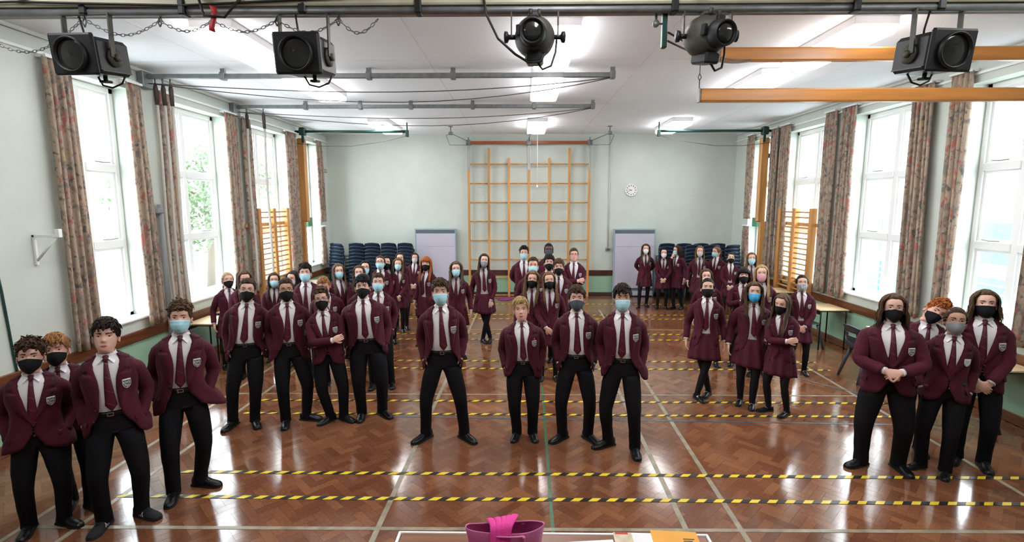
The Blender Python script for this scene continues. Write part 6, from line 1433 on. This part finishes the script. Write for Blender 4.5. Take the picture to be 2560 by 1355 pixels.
P(x=3.031, y=7.957, h=1.532, yaw=-0.273, dx=-0.12, seed=60, lod=0.8, sex='f', legs='skirt', hairc=(.085, .048, .027), feet=((-0.1, 0.0, -0.2), (0.1, 0.0, 0.2)), hair='long', mask=('cloth', 'white'), arms=('side', 'side'), blazer='closed', front=0, label='person half hidden behind the one with crossed legs at right')
P(x=3.492, y=8.0, h=1.547, yaw=-0.309, dx=0.013, seed=67, lod=0.8, sex='f', legs='skirt', hairc=(.018, .012, .010), feet=((-0.1, 0.0, -0.2), (0.1, 0.0, 0.2)), hair='bangs', mask=('cloth', 'black'), arms=('chest', 'side'), blazer='closed', front=0, hlen=-0.02, label='person in black mask raising a hand to the chest, right of centre')
P(x=3.584, y=7.527, h=1.654, yaw=-0.333, dx=-0.027, seed=74, lod=0.8, sex='f', legs='skirt', hairc=(.36, .23, .11), feet=((-0.1, 0.0, -0.2), (0.1, 0.0, 0.2)), hair='long', mask=('cloth', 'pink'), arms=('side', 'side'), blazer='closed', hlen=-0.25, label='person wearing the only pink mask, right of centre')
P(x=2.917, y=6.344, h=1.578, yaw=-0.323, dx=0.006, seed=81, lod=1.0, sex='f', legs='skirt', hairc=(.085, .048, .027), feet=((-0.06, 0.06, -0.25), (0.03, -0.08, -0.15)), hair='wavy', mask=('surgical', 'bright'), arms=('side', 'side'), blazer='open', openness=0.5, girth=1.12, hlen=-0.2, label='person in bright blue mask and skirt, right of centre')
P(x=3.176, y=6.069, h=1.481, yaw=-0.55, dx=-0.025, seed=88, lod=1.0, sex='f', legs='skirt', hairc=(.11, .075, .05), feet=((-0.08, 0.07, -0.9), (0.07, -0.07, -0.5)), hair='long', mask=('cloth', 'black'), arms=('cross_out', 'cross_in'), blazer='closed', head=(-0.35, -0.1, 0.08), hlen=-0.26, label='short person in skirt with folded arms and black mask, right of centre')
P(x=4.214, y=7.57, h=1.495, yaw=-0.381, dx=-0.028, seed=917, lod=0.8, sex='f', legs='skirt', hairc=(.018, .012, .010), feet=((-0.1, 0.0, -0.2), (0.1, 0.0, 0.2)), hair='tied', mask=('cloth', 'camo'), arms=('clasp', 'clasp'), blazer='open', openness=0.45, label='person in patterned grey and white mask beside the right exam desk')
P(x=3.546, y=4.786, h=1.716, yaw=-0.478, dx=-0.028, seed=924, lod=1.0, hairc=(.085, .048, .027), feet=((-0.17, 0.04, -0.75), (0.14, -0.03, 0.45)), hair='bob', mask=('cloth', 'black'), glasses='gilt', arms=('clasp_mid', 'clasp_mid'), blazer='closed', girth=1.15, leg=1.06, label='person in black mask and glasses clasping hands at waist height in the right group')
P(x=4.067, y=5.122, h=1.63, yaw=-0.503, dx=0.05, seed=931, lod=1.0, hairc=(.34, .095, .022), feet=((-0.1, 0.0, -0.2), (0.1, 0.0, 0.2)), hair='curly', mask=('cloth', 'black'), arms=('side', 'side'), blazer='closed', head=(0.1, 0.0, 0.55), skin='pink', label='person tilting the head sideways behind the right group')
P(x=4.001, y=4.727, h=1.604, yaw=-0.527, dx=0.043, seed=938, lod=1.0, sex='f', plain_badge=True, hairc=(.050, .027, .016), feet=((-0.07, 0.06, -0.8), (0.05, -0.08, -0.15)), hair='tied', mask=('cloth', 'grey'), glasses='gilt', arms=('pocket', 'pocket'), blazer='closed', legs='trousers', skin='tan', label='person in glasses and grey mask with a pale plain badge in the right group')
P(x=4.492, y=4.871, h=1.742, yaw=-0.559, dx=-0.043, seed=945, lod=1.0, hairc=(.085, .048, .027), feet=((-0.1, 0.06, -0.35), (0.06, -0.06, 0.1)), hair='bob', mask=('surgical', 'black'), arms=('clasp', 'clasp'), blazer='closed', hlen=-0.06, label='person in black mask with hands clasped low, farthest right')
